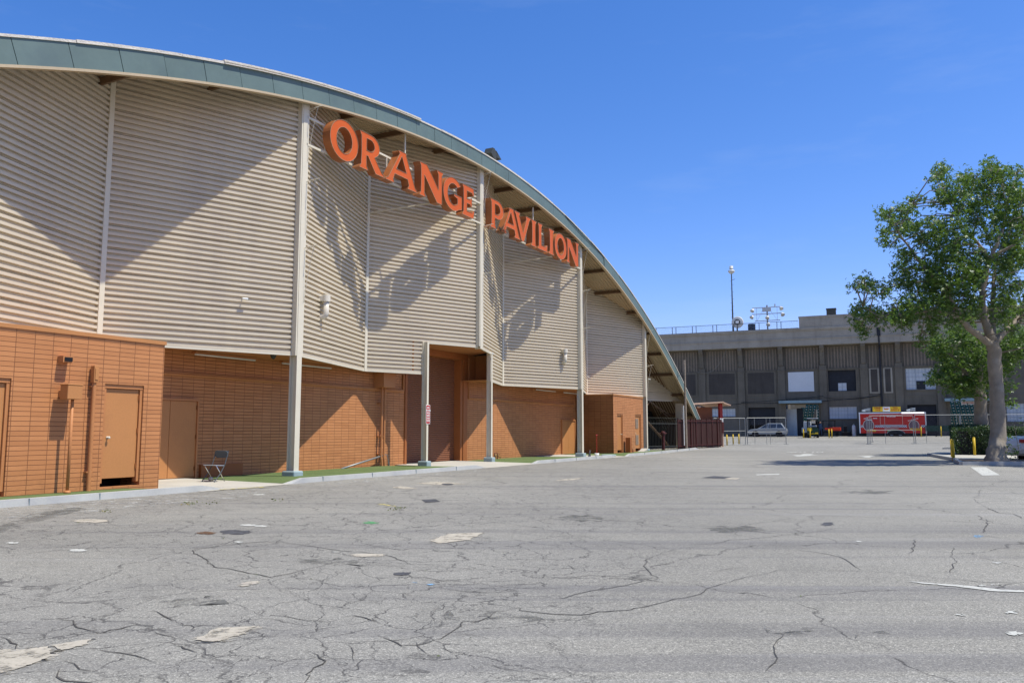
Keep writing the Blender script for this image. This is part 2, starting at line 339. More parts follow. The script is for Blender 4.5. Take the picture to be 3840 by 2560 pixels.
ORG = (.52, .222, .08)
K = dict(
 asphalt=mat_asphalt(),
 brick=mat_brick('orange_block', ORG, (.44, .18, .062), (.21, .078, .028)),
 orange=mat('orange_paint', (.47, .2, .08), .5, .06, 1.2, bump=.0015, bscale=30, dirt=((.25, .1, .04), .25)),
 orange_dk=mat('orange_brown_paint', (.33, .115, .038), .5, .08, 1.2),
 door=mat('door_paint', (.47, .21, .08), .45, .04, 1.2, dirt=((.3, .13, .06), .3)),
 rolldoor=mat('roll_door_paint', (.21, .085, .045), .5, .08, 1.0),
 siding=mat('beige_siding', (.61, .525, .415), .5, .05, .35, fine=.02, dirt=((.42, .35, .28), .35), streak=1),
 trim=mat('beige_trim', (.65, .59, .485), .5, .05, .6, fine=.02, dirt=((.38, .32, .26), .3), streak=1),
 deck=mat('beige_deck', (.48, .38, .26), .6, .08, .6),
 purlin=mat('brown_purlin', (.16, .10, .06), .6, .1, 1),
 fascia=mat('green_fascia', (.125, .175, .172), .55, .14, .5, fine=.03, dirt=((.09, .125, .13), .6)),
 seam=mat('dark_seam', (.015, .025, .025), .7),
 gravel=mat('white_roof_edge', (.58, .54, .49), .8, .12, 3, bump=.02, bscale=20, dirt=((.5, .42, .36), .4)),
 letter=mat('letter_face', (.58, .105, .016), .5, .06, .8, fine=.03, dirt=((.55, .16, .05), .4)),
 letter_side=mat('letter_side', (.36, .125, .045), .35, .15, 1.0, fine=.05, dirt=((.42, .3, .17), .7)),
 letter_edge=mat('letter_edge', (.5, .34, .2), .3, .1, 2, metal=.4),
 pedestal=mat('blue_gray_concrete', (.28, .35, .38), .8, .15, 2, bump=.004),
 kerb=mat('kerb_paint', (.39, .39, .385), .8, .12, 1.2, bump=.004, fine=.05, dirt=((.28, .28, .29), .7)),
 conc=mat('apron_concrete', (.42, .395, .355), .85, .1, .8, bump=.003, dirt=((.3, .29, .28), .5)),
 turf=mat_grass(),
 white=mat('white_paint', (.78, .78, .77), .5, .05, 2),
 whitemark=mat('worn_white_marking', (.47, .465, .44), .8, .15, 6, fine=.12, dirt=((.3, .3, .29), .8)),
 black=mat('black_matte', (.012, .012, .013), .6, .2, 3),
 rubber=mat('rubber', (.018, .018, .019), .75, .2, 5),
 metal=mat('galvanised', (.27, .275, .28), .45, .1, 4, metal=.4),
 steel=mat('chrome', (.6, .6, .6), .15, .05, 4, metal=1),
 yellow=mat('yellow_paint', (.55, .37, .025), .5, .1, 3, dirt=((.35, .22, .03), .4)),
 red=mat('red_paint', (.34, .03, .022), .35, .06, 1),
 maroon=mat('maroon_paint', (.075, .022, .02), .5, .2, 3, dirt=((.3, .1, .08), .4)),
 brownfence=mat('brown_sheet', (.042, .017, .013), .6, .2, 1.2, dirt=((.08, .04, .03), .5), streak=1),
 hutwall=mat('hut_wall', (.24, .085, .04), .7, .12, 1.2),
 hutroof=mat('hut_roof', (.5, .33, .24), .7, .1, 1),
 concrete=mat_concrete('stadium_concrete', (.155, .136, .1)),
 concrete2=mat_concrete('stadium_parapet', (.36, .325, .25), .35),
 stripe=mat_concrete('stadium_rib', (.225, .182, .13), .4),
 plaque=mat_concrete('stadium_plaque', (.075, .066, .054), .6),
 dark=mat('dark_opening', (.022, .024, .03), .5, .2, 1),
 winwhite=mat('painted_glazing', (.50, .53, .58), .45, .06, 1.0, fine=.03),
 mullion=mat('mullion_grey', (.36, .40, .45), .5, .05, 2),
 panelwhite=mat('pale_board', (.60, .62, .66), .6, .04, .5),
 canopy=mat('blue_grey_canopy', (.24, .33, .37), .6, .1, 1.5, dirt=((.08, .1, .12), .6)),
 teal=mat('teal_seat', (.03, .13, .15), .5, .1, 3),
 bark=mat('bark', (.26, .22, .18), .85, .25, 2.2, bump=.02, bscale=7, fine=.1, dirt=((.33, .30, .25), .8)),
 leaf=mat_leaf('plane_leaf', (.05, .105, .016), (.085, .165, .026), (.16, .235, .05)),
 hedge=mat_leaf('hedge_leaf', (.012, .035, .01), (.02, .05, .012), (.035, .075, .018), .2),
 palm=mat_leaf('palm_leaf', (.09, .12, .03), (.14, .16, .05), (.25, .18, .06), .25),
 chain=mat_chain('chain_wire', (.10, .10, .11), .07),
 screen=mat_chain('railing_screen', (.25, .36, .5), .14, .05),
 glass=mat_glass('car_glass', (.02, .025, .03)),
 carwhite=mat('car_white', (.72, .74, .78), .25, .02, 1, spec=.6),
 carsilver=mat('car_silver', (.24, .26, .29), .3, .03, 1, metal=.3, spec=.6),
 forkgreen=mat('forklift_green', (.02, .05, .035), .5, .1, 2),
 forkyellow=mat('forklift_yellow', (.6, .42, .03), .45, .1, 2),
 cartred=mat('cart_orange', (.6, .05, .015), .4, .05, 2),
 pale=mat('pale_grey', (.5, .52, .54), .6, .08, 2),
 pvc=mat('cream_pvc', (.66, .6, .52), .4, .06, 3, dirt=((.45, .38, .3), .4)),
 bluecloth=mat('blue_cloth', (.03, .05, .1), .9, .15, 6),
 skin=mat('skin', (.35, .2, .14), .6, .05, 4),
 checker=mat_checker('checker_band'),
 trailred=mat('trailer_red', (.5, .028, .02), .3, .04, 1),
 trailwhite=mat('trailer_white', (.7, .72, .76), .4, .04, 2),
 signyellow=mat('sign_yellow', (.72, .46, .03), .5, .04, 2),
 signred=mat('sign_red', (.42, .03, .035), .45, .04, 2),
 greenleaf=mat('green_swash', (.12, .35, .06), .5, .1, 2),
 photo=mat('food_picture', (.15, .10, .12), .4, .5, 1.6, fine=.2, dirt=((.2, .05, .03), .9)),
 patch=mat('concrete_patch', (.40, .36, .305), .9, .12, 2.5, bump=.004, bscale=50, fine=.1, dirt=((.3, .27, .24), .6)),
 tar=mat('tar', (.075, .07, .065), .7, .3, 5),
 darkpatch=mat('dark_patch', (.075, .075, .085), .8, .2, 4, fine=.1),
 rust=mat('rust', (.14, .07, .035), .8, .3, 8),
 greenspray=mat('green_spray', (.09, .33, .13), .8, .25, 6, fine=.15),
 bluespray=mat('blue_spray', (.17, .32, .5), .8, .2, 6, fine=.15),
 yellowmark=mat('faded_yellow', (.55, .47, .16), .8, .2, 6, fine=.15),
 soil=mat('soil', (.16, .12, .085), .9, .3, 2, bump=.02, bscale=15),
 twig=mat('twigs', (.13, .10, .075), .9, .3, 5),
 chairgrey=mat('chair_grey', (.07, .085, .10), .45, .08, 4),
 chairseat=mat('chair_seat', (.25, .27, .31), .45, .08, 4),
 speaker=mat('dark_housing', (.06, .062, .055), .5, .15, 3),
 bulb=mat('white_shade', (.58, .58, .57), .3, .04, 3),
 woodgrey=mat('weathered_wood', (.3, .24, .19), .8, .2, 4),
)

worn(K['patch'], .34, .5, 7); worn(K['whitemark'], .34, .46, 9); worn(K['greenspray'], .42, .55, 9); worn(K['bluespray'], .42, .55, 9); worn(K['yellowmark'], .46, .58, 9); worn(K['darkpatch'], .34, .5, 6); worn(K['rust'], .4, .55, 9)
K['chalk'] = worn(mat('chalk_bloom', (.5, .5, .49), .9, .1, 4), .52, .66, 3.5)
K['fringe'] = worn(mat('patch_fringe', (.37, .34, .30), .9, .12, 3), .46, .62, 6)
K['damp'] = worn(mat('damp_stain', (.13, .127, .12), .8, .2, 4), .44, .66, 2.2)
# ------------------------------------------------------------------ frames
ROT = math.radians(62.676); CS, SN = math.cos(ROT), math.sin(ROT)
def W(s, m, z=0): return Vector((-6.58 + s * CS - m * SN, 24.62 + s * SN + m * CS, z))     # pavilion frame: along, inward, up
SROT = math.radians(-24.346); SC_, SS_ = math.cos(SROT), math.sin(SROT)
def S(t, m, z=0): return Vector((21 + t * SC_ - m * SS_, 110 + t * SS_ + m * SC_, z))      # stadium frame
def G(x, y):
    t = max(0, min(1.1, (y - 50) / 50)); x = max(-20, min(95, x))
    t = t * t * (3 - 2 * t) * .35 + t * .65 if t < 1 else t
    return t * (.68 + .012 * (x - 30))

# ------------------------------------------------------------------ ground
def axis(stops):
    r = []
    for a, b, n in stops: r += [a + (b - a) * i / n for i in range(n)]
    return r + [stops[-1][1]]
gx = axis([(-500, -60, 4), (-60, 100, 32), (100, 700, 5)]); gy = axis([(-80, 45, 8), (45, 112, 34), (112, 900, 8)])
b = MB(); vs = [(x, y, G(x, y)) for y in gy for x in gx]; nx = len(gx)
b.add(vs, [(j * nx + i, j * nx + i + 1, (j + 1) * nx + i + 1, (j + 1) * nx + i) for j in range(len(gy) - 1) for i in range(nx - 1)])
tag(b.build('ground', K['asphalt'], smooth=True), kind='structure')

# strip between kerb and wall: turf and concrete aprons
KM = -1.62                                                        # kerb face
def strip(name, s0, s1, m0, m1, z0, z1, k, dz=0, kind='structure'):
    b = MB(); n = max(2, int((s1 - s0) / 1.0)); q = 5
    vs = []
    for i in range(n + 1):
        s = s0 + (s1 - s0) * i / n
        for j in range(q + 1):
            m = m0 + (m1 - m0) * j / q; p = W(s, m); zz = z0 + (z1 - z0) * j / q; zz = min(zz, .02) if k is K['turf'] and i in (0, n) else zz; vs.append((p.x, p.y, max(0, G(p.x, p.y)) + zz + dz))
    b.add(vs, [(i * (q + 1) + j, (i + 1) * (q + 1) + j, (i + 1) * (q + 1) + j + 1, i * (q + 1) + j + 1) for i in range(n) for j in range(q)])
    return tag(b.build(name, k, smooth=True), kind=kind)
for s0, s1, m1 in ((-18, -4.95, .2), (-1.9, 8.7, 2.6), (13.9, 21.6, 2.6), (25.3, 36.0, 2.6)):
    strip('turf', s0, s1, -1.5, m1, .115, .045 if m1 > 1 else .09, K['turf'])
for s0, s1 in ((-4.95, -1.9), (8.7, 13.9), (21.6, 25.3)):
    strip('apron', s0, s1, -1.75, 2.7, .008, .06, K['conc'])
b = MB()
def kerb_seg(s0, s1):
    t = .7; st = [s0, s0 + t] + [s0 + t + (s1 - s0 - 2 * t) * i / 8 for i in range(1, 8)] + [s1 - t, s1]
    pr = []
    for i, s in enumerate(st):
        h = .012 if i in (0, len(st) - 1) else .135
        g = [W(s, KM - .01), W(s, KM + .02), W(s, KM + .15), W(s, KM + .16)]
        zz = [-.05, h, h, -.05]
        pr.append([(p.x, p.y, max(0, G(p.x, p.y)) + z) for p, z in zip(g, zz)])
    vs = [p for r in pr for p in r]
    b.add(vs, [(i * 4 + j, (i + 1) * 4 + j, (i + 1) * 4 + j + 1, i * 4 + j + 1) for i in range(len(st) - 1) for j in range(3)])
def kerb_joint(s):
    p = W(s, KM); z = max(0, G(p.x, p.y)); a = W(s, KM - .013); c = W(s, KM + .152)
    b.bar((a.x, a.y, z + .07), (c.x, c.y, z + .07), .007, .1345, 1)
for s in [-15, -12, -9, -7.5, -.5, 1.8, 4.2, 6.8, 15.5, 18, 20.6, 28.5, 32, 35.5, 38.6]: kerb_joint(s)
for a, c in ((-18, -4.1), (-2.0, 9.0), (13.2, 23.6), (25.3, 41.2)): kerb_seg(a, c)
tag(b.build('kerb', [K['kerb'], K['pedestal']]), kind='structure')

def flat(name, pts, k, z=.006, jit=0, kind='structure', sub=0):
    """thin sheet on the asphalt; pts in world xy"""
    P = [Vector((x, y)) for x, y in pts]
    if sub:
        Q = []
        for i in range(len(P)):
            a, c = P[i], P[(i + 1) % len(P)]
            for j in range(sub): Q.append(a.lerp(c, j / sub) + Vector((RN.uniform(-jit, jit), RN.uniform(-jit, jit))))
        P = Q
    b = MB(); n = len(P)
    tr = tessellate_polygon([[Vector((p.x, p.y, 0)) for p in P]])
    vs = [(p.x, p.y, G(p.x, p.y) + z) for p in P]; fs = []
    for t in tr:
        a, c, d = (P[i] for i in t)
        fs.append(tuple(t) if (c - a).cross(d - a) > 0 else tuple(t)[::-1])
    b.add(vs, fs)
    if k is K['patch']:
        cx, cy = sum(p.x for p in P) / n, sum(p.y for p in P) / n
        b.add([(cx + (p.x - cx) * 1.16 + RN.uniform(-.05, .05), cy + (p.y - cy) * 1.16 + RN.uniform(-.05, .05), G(p.x, p.y) + .003) for p in P], fs, 1)
        return tag(b.build(name, [k, K['fringe']]), kind=kind)
    return tag(b.build(name, k), kind=kind)
CAMH = 1.42; CP = math.atan(205.5 / 1870); ccp, csp = math.cos(CP), math.sin(CP)
def ray(u, v):
    x = (u - 1176) / 1870; y = (784 - v) / 1870
    return Vector((x, ccp - y * csp, csp + y * ccp))
def gp(u, v):
    """spot on the ground, measured off the photograph"""
    d = ray(u, v); z = 0
    for _ in range(30):
        t = (z - CAMH) / d.z; z = .5 * z + .5 * G(d.x * t, d.y * t)
    t = (z - CAMH) / d.z
    return (d.x * t, d.y * t)
def ell(u, v, ru, rv, k=14): return [gp(u + ru * math.cos(2 * PI * i / k), v - rv * math.sin(2 * PI * i / k)) for i in range(k)]

# concrete patches, covers, paint
flat('concrete_patch', [gp(988, 1243), gp(1030, 1226), gp(1112, 1223), gp(1075, 1240), gp(1010, 1248)], K['patch'], .007, .022, sub=9)
flat('concrete_patch', [gp(445, 1471), gp(500, 1443), gp(585, 1439), gp(560, 1456), gp(500, 1474)], K['patch'], .007, .016, sub=10)
flat('concrete_patch', [gp(-60, 1550), gp(-40, 1494), gp(60, 1492), gp(110, 1485), gp(118, 1508), gp(60, 1530), gp(10, 1545)], K['patch'], .007, .014, sub=10)
flat('concrete_patch', [gp(120, 1482), gp(205, 1468), gp(200, 1480), gp(140, 1494)], K['patch'], .006, .013, sub=8)
flat('concrete_patch', [gp(545, 1345), gp(560, 1338), gp(598, 1334), gp(590, 1342), gp(560, 1347)], K['patch'], .006, .02, sub=4)
flat('concrete_patch', [gp(1276, 1104), gp(1292, 1100), gp(1338, 1097), gp(1322, 1102)], K['patch'], .006, .05, sub=4)
flat('concrete_patch', [gp(900, 1119), gp(920, 1116), gp(960, 1121), gp(930, 1123)], K['patch'], .006, .04, sub=4)
flat('concrete_patch', [gp(955, 1110), gp(1000, 1106), gp(1070, 1111), gp(1010, 1113)], K['patch'], .006, .04, sub=4)
flat('concrete_patch', ell(845, 1275, 40, 3.5), K['patch'], .005, .02, sub=2)
flat('concrete_patch', ell(210, 1196, 40, 4), K['patch'], .005, .02, sub=2)
flat('chalk_bloom', [gp(-60, 1172), gp(120, 1158), gp(330, 1142), gp(500, 1130), gp(640, 1118), gp(700, 1122), gp(520, 1146), gp(300, 1166), gp(120, 1186), gp(-60, 1200)], K['chalk'], .004)
flat('chalk_bloom', [gp(640, 1114), gp(800, 1103), gp(1000, 1086), gp(1100, 1077), gp(1120, 1081), gp(960, 1097), gp(760, 1114)], K['chalk'], .004)
flat('damp_stain', [gp(-60, 1228), gp(0, 1207), gp(70, 1180), gp(170, 1164), gp(200, 1168), gp(110, 1192), gp(30, 1212), gp(-40, 1240)], K['damp'], .0055)
for u, v, a, c in ((1340, 1190, 60, 8), (760, 1290, 80, 9), (1700, 1215, 70, 7), (1120, 1420, 120, 14), (1900, 1450, 110, 12), (420, 1380, 90, 10), (2000, 1130, 60, 4)): flat('damp_stain', ell(u, v, a, c, 9), K['damp'], .0035, .16, sub=3)
flat('manhole_cover', ell(1028, 1112, 14, 1.8), K['darkpatch'], .01)
flat('drain_grate', [gp(968, 1148), gp(1000, 1146), gp(1012, 1152), gp(978, 1154)], K['darkpatch'], .009)
flat('drain_grate', [gp(1612, 1097), gp(1640, 1093), gp(1682, 1096), gp(1662, 1099)], K['darkpatch'], .009)
flat('concrete_patch', [gp(1670, 1096), gp(1700, 1098), gp(1692, 1101), gp(1664, 1100)], K['patch'], .006)
flat('rust_stain', ell(474, 1224, 23, 3), K['rust'], .006, .02, sub=2)
flat('dark_stain', ell(540, 1222, 36, 5), K['darkpatch'], .005, .05, sub=2)
flat('dark_stain', ell(925, 1318, 18, 4), K['darkpatch'], .005, .03, sub=2)
flat('dark_stain', ell(1902, 1203, 14, 4.5), K['darkpatch'], .005, .05, sub=2)
flat('green_paint_spot', [gp(832, 1201), gp(848, 1197), gp(872, 1200), gp(868, 1202), gp(850, 1204)], K['greenspray'], .006, .03, sub=4)
flat('blue_paint_spot', ell(2246, 1232, 12, 2.5), K['bluespray'], .006, .02, sub=2)
flat('blue_paint_spot', ell(952, 1339, 8, 1.5), K['bluespray'], .006, .02, sub=2)
flat('blue_paint_spot', ell(990, 1342, 10, 2), K['bluespray'], .006, .02, sub=2)
flat('yellow_paint_mark', [gp(862, 1157), gp(880, 1157), gp(910, 1162), gp(898, 1163)], K['yellowmark'], .006, .03, sub=4)
flat('yellow_paint_mark', [gp(502, 1126), gp(506, 1124.5), gp(600, 1119), gp(612, 1120)], K['yellowmark'], .02)
for u, v, a, c in ((180, 1264, 22, 3), (30, 1247, 14, 2), (570, 1206, 18, 2), (600, 1208, 16, 2), (1975, 1244, 7, 1.6), (2325, 1407, 14, 2.5), (2330, 1455, 18, 5), (2210, 1413, 8, 1.5), (2292, 1293, 7, 1.8), (2255, 1345, 8, 1.5), (2290, 1344, 9, 1.5), (546, 1245, 10, 1.8), (594, 1136, 15, 1), (770, 1268, 5, 1)):
    flat('white_paint_spot', ell(u, v, a, c, 9), K['whitemark'], .006, .03, sub=3)
flat('parking_line', [gp(2229, 1072.6), gp(2264, 1072.6), gp(2297, 1091), gp(2257, 1092)], K['whitemark'], .007)
flat('road_arrow', [gp(1821, 1045), gp(1838, 1044.8), gp(1846, 1042.4), gp(1871, 1042.4), gp(1860, 1044.6), gp(1880, 1044.9), gp(1850, 1047), gp(1832, 1048)], K['whitemark'], .007)
flat('road_arrow', [gp(1965, 1048.2), gp(1998, 1046.3), gp(2012, 1048), gp(2000, 1048.3), gp(1999, 1050.3), gp(1985, 1050.3), gp(1984, 1048.6)], K['whitemark'], .007)
flat('faded_line', [gp(1738, 1089), gp(1790, 1088), gp(1790, 1090), gp(1738, 1091)], K['whitemark'], .006)
flat('faded_line', [gp(2080, 1335), gp(2220, 1345), gp(2300, 1354), gp(2360, 1357), gp(2360, 1361), gp(2290, 1359), gp(2210, 1349), gp(2120, 1340)], K['whitemark'], .006, .012, sub=6)
# painted words on the lane
tx = text_mesh('road_lettering', 'NOT TO', 1.0, K['whitemark'], depth=.001)
tx.data.transform(Matrix.Rotation(-PI / 2, 4, 'X'))
tw = max(v.co.x for v in tx.data.vertices) - min(v.co.x for v in tx.data.vertices); th = max(v.co.y for v in tx.data.vertices) - min(v.co.y for v in tx.data.vertices)
tx.data.transform(Matrix.Rotation(math.radians(-22), 4, 'Z') @ Matrix.Diagonal((2.2 / tw, 3.6 / th, 1, 1)))
p = gp(1849, 1038.6); tx.location = (p[0], p[1], G(*p) + .012); tag(tx, kind='structure')

# traced cracks
def Z6(*a): return [(x * .3593 + 1568, y * .3593 + 1004.5) for x, y in a]
def Z5(*a): return [(x * .3359 + 784, y * .3359 + 1041.25) for x, y in a]
def Z4(*a): return [(x * .3333, y * .3333 + 1127) for x, y in a]
CR = [
 (Z5((1190, 1050), (1220, 1072), (1380, 1090), (1500, 1102), (1640, 1105), (1740, 1090), (1800, 1080), (1940, 1070), (2000, 1058), (2120, 1040), (2240, 1010), (2334, 985)) + Z6((100, 1000), (160, 968), (250, 940), (330, 912), (400, 890), (460, 880), (540, 868), (600, 850), (660, 846), (780, 850), (920, 848), (1060, 854), (1150, 856), (1280, 862), (1400, 868), (1500, 878), (1640, 895), (1780, 910), (1900, 922), (2040, 925), (2182, 932)), 1.25),
 (Z6((0, 692), (195, 680), (300, 655), (400, 650), (520, 640), (600, 628), (720, 618), (850, 603), (960, 585), (1070, 572)), .9),
 (Z6((360, 635), (335, 610), (350, 585), (400, 560), (470, 548), (560, 540), (690, 513), (620, 500), (500, 480), (430, 468), (330, 452), (270, 435), (210, 428), (240, 408), (300, 385)), .9),
 (Z6((730, 510), (870, 513), (1000, 517), (1130, 521), (1300, 530), (1420, 538), (1560, 548), (1740, 556), (1860, 562), (2000, 575)), .8),
 (Z6((640, 715), (760, 722), (900, 740), (1020, 772), (1070, 800), (1100, 825), (1140, 852)), 1),
 (Z6((1410, 640), (1500, 622), (1580, 610), (1700, 612), (1850, 620), (1960, 632), (2080, 650), (2182, 662)), .9),
 (Z6((1450, 745), (1470, 700), (1490, 650)), 1), (Z6((1720, 870), (1740, 800), (1725, 750), (1735, 700)), 1),
 (Z6((1910, 610), (1950, 570), (1945, 520)), 1.2), (Z6((1950, 450), (2020, 480), (2110, 490), (2182, 520)), 1.2), (Z6((1900, 330), (1895, 370), (1850, 388), (1790, 380)), .9), (Z6((1850, 388), (1900, 420), (1950, 450)), .8),
 (Z6((545, 1500), (540, 1460), (590, 1410), (590, 1350), (575, 1320), (630, 1270), (615, 1245)), .8),
 (Z6((0, 905), (150, 908), (330, 912)), .8), (Z6((160, 860), (300, 840), (460, 835)), .7), (Z6((290, 770), (340, 790), (420, 805)), .7),
 (Z6((600, 640), (600, 680), (540, 675)), .7),
 (Z4((2352, 480), (2240, 510), (2080, 550), (1940, 580), (1860, 598), (1770, 575), (1640, 553), (1510, 530), (1430, 500), (1430, 470), (1340, 430), (1330, 410), (1510, 380), (1700, 360), (1880, 338)), 1.1),
 (Z4((1900, 342), (2060, 370), (2200, 390), (2352, 412)) + Z5((80, 672), (150, 675), (330, 700), (460, 755)), 1),
 (Z4((650, 990), (770, 960), (880, 940), (1010, 913)), 2.2), (Z4((690, 985), (610, 960), (540, 940), (500, 895), (400, 878), (250, 890)), 1.3),
 (Z4((0, 450), (200, 432), (400, 410), (560, 408), (640, 385), (760, 362), (830, 345), (850, 320)), .8),
 (Z4((570, 180), (740, 190), (900, 205), (1080, 215), (1240, 205), (1400, 212), (1500, 225)), .7), (Z4((720, 190), (760, 230), (920, 265), (1100, 240)), .6),
 (Z4((1050, 970), (1130, 990), (1220, 1020)), 1.4), (Z4((1180, 1055), (1270, 1070), (1300, 1095), (1360, 1120)), 1.3), (Z4((610, 1095), (720, 1110), (860, 1125), (1000, 1150), (1130, 1190)), 1.1),
 (Z4((395, 1225), (400, 1280), (450, 1310), (600, 1325), (650, 1345)), 1.2), (Z4((2090, 1345), (2120, 1290), (2100, 1265), (2180, 1220), (2260, 1170), (2200, 1130), (2100, 1100)), 1.1),
 (Z4((870, 820), (780, 842), (730, 850)), 1.2), (Z4((1040, 820), (1100, 850), (1160, 885), (1200, 890)), 1.5), (Z4((1230, 915), (1310, 930), (1340, 945)), 1.3),
 (Z4((0, 988), (60, 985), (160, 990)), 1.5), (Z4((0, 1010), (60, 1035), (100, 1060), (110, 1090)), 1.4), (Z4((430, 1165), (520, 1190), (560, 1225), (680, 1245)), 1.2), (Z4((1750, 880), (1850, 885), (1960, 905), (2050, 915), (2180, 935)), .9), (Z4((1920, 840), (2050, 885), (2200, 900), (2352, 930)), .9),
 (Z5((1090, 1072), (1010, 1115), (940, 1145), (845, 1150), (830, 1180), (750, 1230), (690, 1270), (600, 1290), (500, 1315), (420, 1315), (330, 1280), (230, 1240)), 1.1),
 (Z5((30, 1300), (100, 1360), (90, 1430)), 1.1), (Z5((270, 1160), (200, 1140), (90, 1110), (20, 1120)), 1), (Z5((1640, 1105), (1720, 1060), (1650, 1035), (1760, 1060)), .9),
 (Z5((1390, 985), (1540, 990), (1600, 965), (1720, 940), (1900, 910), (2070, 870), (2200, 872)), .9), (Z5((2200, 865), (2130, 830), (2060, 770), (2080, 730), (2140, 705), (2230, 670), (2334, 645)), 1),
 (Z5((1200, 820), (1330, 835), (1500, 850), (1700, 835), (1950, 840), (2080, 880)), .8), (Z5((560, 760), (700, 775), (860, 790), (1000, 770), (1170, 770), (1290, 735), (1400, 710), (1610, 655)), .8), (Z5((1530, 755), (1590, 795), (1700, 815)), .9),
 (Z5((270, 830), (400, 845), (560, 845), (700, 870), (860, 880)), .9), (Z5((640, 910), (760, 935), (880, 945), (1040, 950), (1200, 935)), .8), (Z5((360, 940), (480, 970), (600, 970)), 1),
 (Z5((880, 405), (1000, 400), (1180, 380), (1330, 352), (1580, 325), (1800, 290), (2030, 285)), .6), (Z5((900, 405), (1000, 440), (1110, 460), (1240, 455), (1440, 425), (1580, 385)), .6), (Z5((1200, 380), (1330, 400), (1440, 425), (1600, 432), (1760, 442)), .6),
 (Z5((940, 1425), (1040, 1450), (1150, 1475), (1280, 1495), (1400, 1530), (1520, 1555)), .9), (Z5((1480, 1455), (1570, 1500), (1590, 1530)), .9), (Z5((500, 1270), (560, 1340), (640, 1400)), .7), (Z5((640, 1310), (760, 1360), (900, 1400)), .7), (Z5((330, 1100), (480, 1110), (640, 1090)), .7), (Z5((780, 1230), (900, 1240), (1010, 1270)), .7),
]
b = MB()
for pts, wd in CR:
    P = [Vector(gp(*p)) for p in pts]; Q = []
    for a, c in zip(P, P[1:]):
        n = max(2, min(40, int((c - a).length / .09)))
        d = (c - a).normalized(); q = Vector((-d.y, d.x)); off = 0
        for i in range(n):
            off = off * .6 + RN.uniform(-.018, .018)
            Q.append(a.lerp(c, i / n) + q * off)
    Q.append(P[-1]); k = len(Q); L_ = []; R_ = []
    run = 1
    for i, p in enumerate(Q):
        d = (Q[min(i + 1, k - 1)] - Q[max(i - 1, 0)]).normalized(); q = Vector((-d.y, d.x))
        run = max(.35, min(1.5, run + RN.uniform(-.25, .25)))
        w = .0042 * wd * run * min(1, i / 3 + .1, (k - 1 - i) / 3 + .1) * (1 + p.y * .012)
        L_.append(p + q * w); R_.append(p - q * w)
    vs = [(p.x, p.y, G(p.x, p.y) + .0045) for p in L_ + R_]
    b.add(vs, [(k + i, k + i + 1, i + 1, i) for i in range(k - 1)])
tag(b.build('crack', K['tar']), kind='structure')
# ------------------------------------------------------------------ the pavilion
def zl(s): return 12.7 - .00895 * (s - 11.2) ** 2
def nrm(s):
    d = Vector((1, -2 * .00895 * (s - 11.2))); d.normalize(); return Vector((-d.y, d.x))
def up(s, h): p = Vector((s, zl(s))) + nrm(s) * h; return p.x, p.y
pav = thing('arched_pavilion', 'huge beige corrugated hall with a green edged arched roof and orange block base', 'building', W(0, 0, 0), ROT)
OUT = [-22.4, -11.2, 0, 11.2, 22.4, 33.6, 44.8]; INN = [-16.3, -5.1, 6.1, 17.3, 28.5, 39.7]
MI = 2.12; ZB = 3.74; MW = 2.45; P0, P1, ZP = 8.55, 13.85, 5.0
PL = []
for i, s in enumerate(OUT):
    PL.append((s, 0.0))
    if i < len(INN): PL.append((INN[i], MI))
PIT = .158; RB = [(0, .055), (.072, .055), (.079, -.024), (.150, -.024), (PIT, .055)]
def siding(A, B):
    a = Vector(A); c = Vector(B); e = (c - a); Ln = e.length; e /= Ln; out = Vector((e.y, -e.x))
    b = MB(); z = ZB; k = 0
    while z < 13:
        zm = z + .08; x2 = (12.7 + .62 - zm) / .00895
        if x2 <= 0: break
        x = math.sqrt(x2); lo, hi = 11.2 - x, 11.2 + x
        if z < ZP - .09:
            spans = [(lo, min(hi, P0)), (max(lo, P1), hi)]
        else: spans = [(lo, hi)]
        for s0, s1 in spans:
            t0 = max(0, (s0 - A[0]) / e.x); t1 = min(Ln, (s1 - A[0]) / e.x)
            if t1 - t0 < .05: continue
            pr = []
            for dz, o in RB:
                for t in (t0, t1):
                    q = a + e * t + out * o; pr.append((q.x, q.y, z + dz))
            b.add(pr, [(2 * i, 2 * i + 1, 2 * i + 3, 2 * i + 2) for i in range(4)])
            if k % 4 == 3:
                e3 = [(a + e * q + out * o, z + dz) for dz, o in ((.108, -.023), (.116, .004), (.124, -.023)) for q in (t0, t1)]
                b.add([(p.x, p.y, h) for p, h in e3], [(0, 1, 3, 2), (2, 3, 5, 4)])
            if abs(z - ZB) < .01 or abs(z - (ZP - .014)) < .1 and s0 < P1 and s1 > P0 and False:
                q0 = a + e * t0 + out * .055; q1 = a + e * t1 + out * .055; r0 = a + e * t0 - out * .03; r1 = a + e * t1 - out * .03
                b.quad((r0.x, r0.y, z), (r1.x, r1.y, z), (q1.x, q1.y, z), (q0.x, q0.y, z))
        z += PIT; k += 1
    if b.f: b.build('siding_panel', K['siding'], pav)
for A, B in zip(PL, PL[1:]):
    siding(A, B)
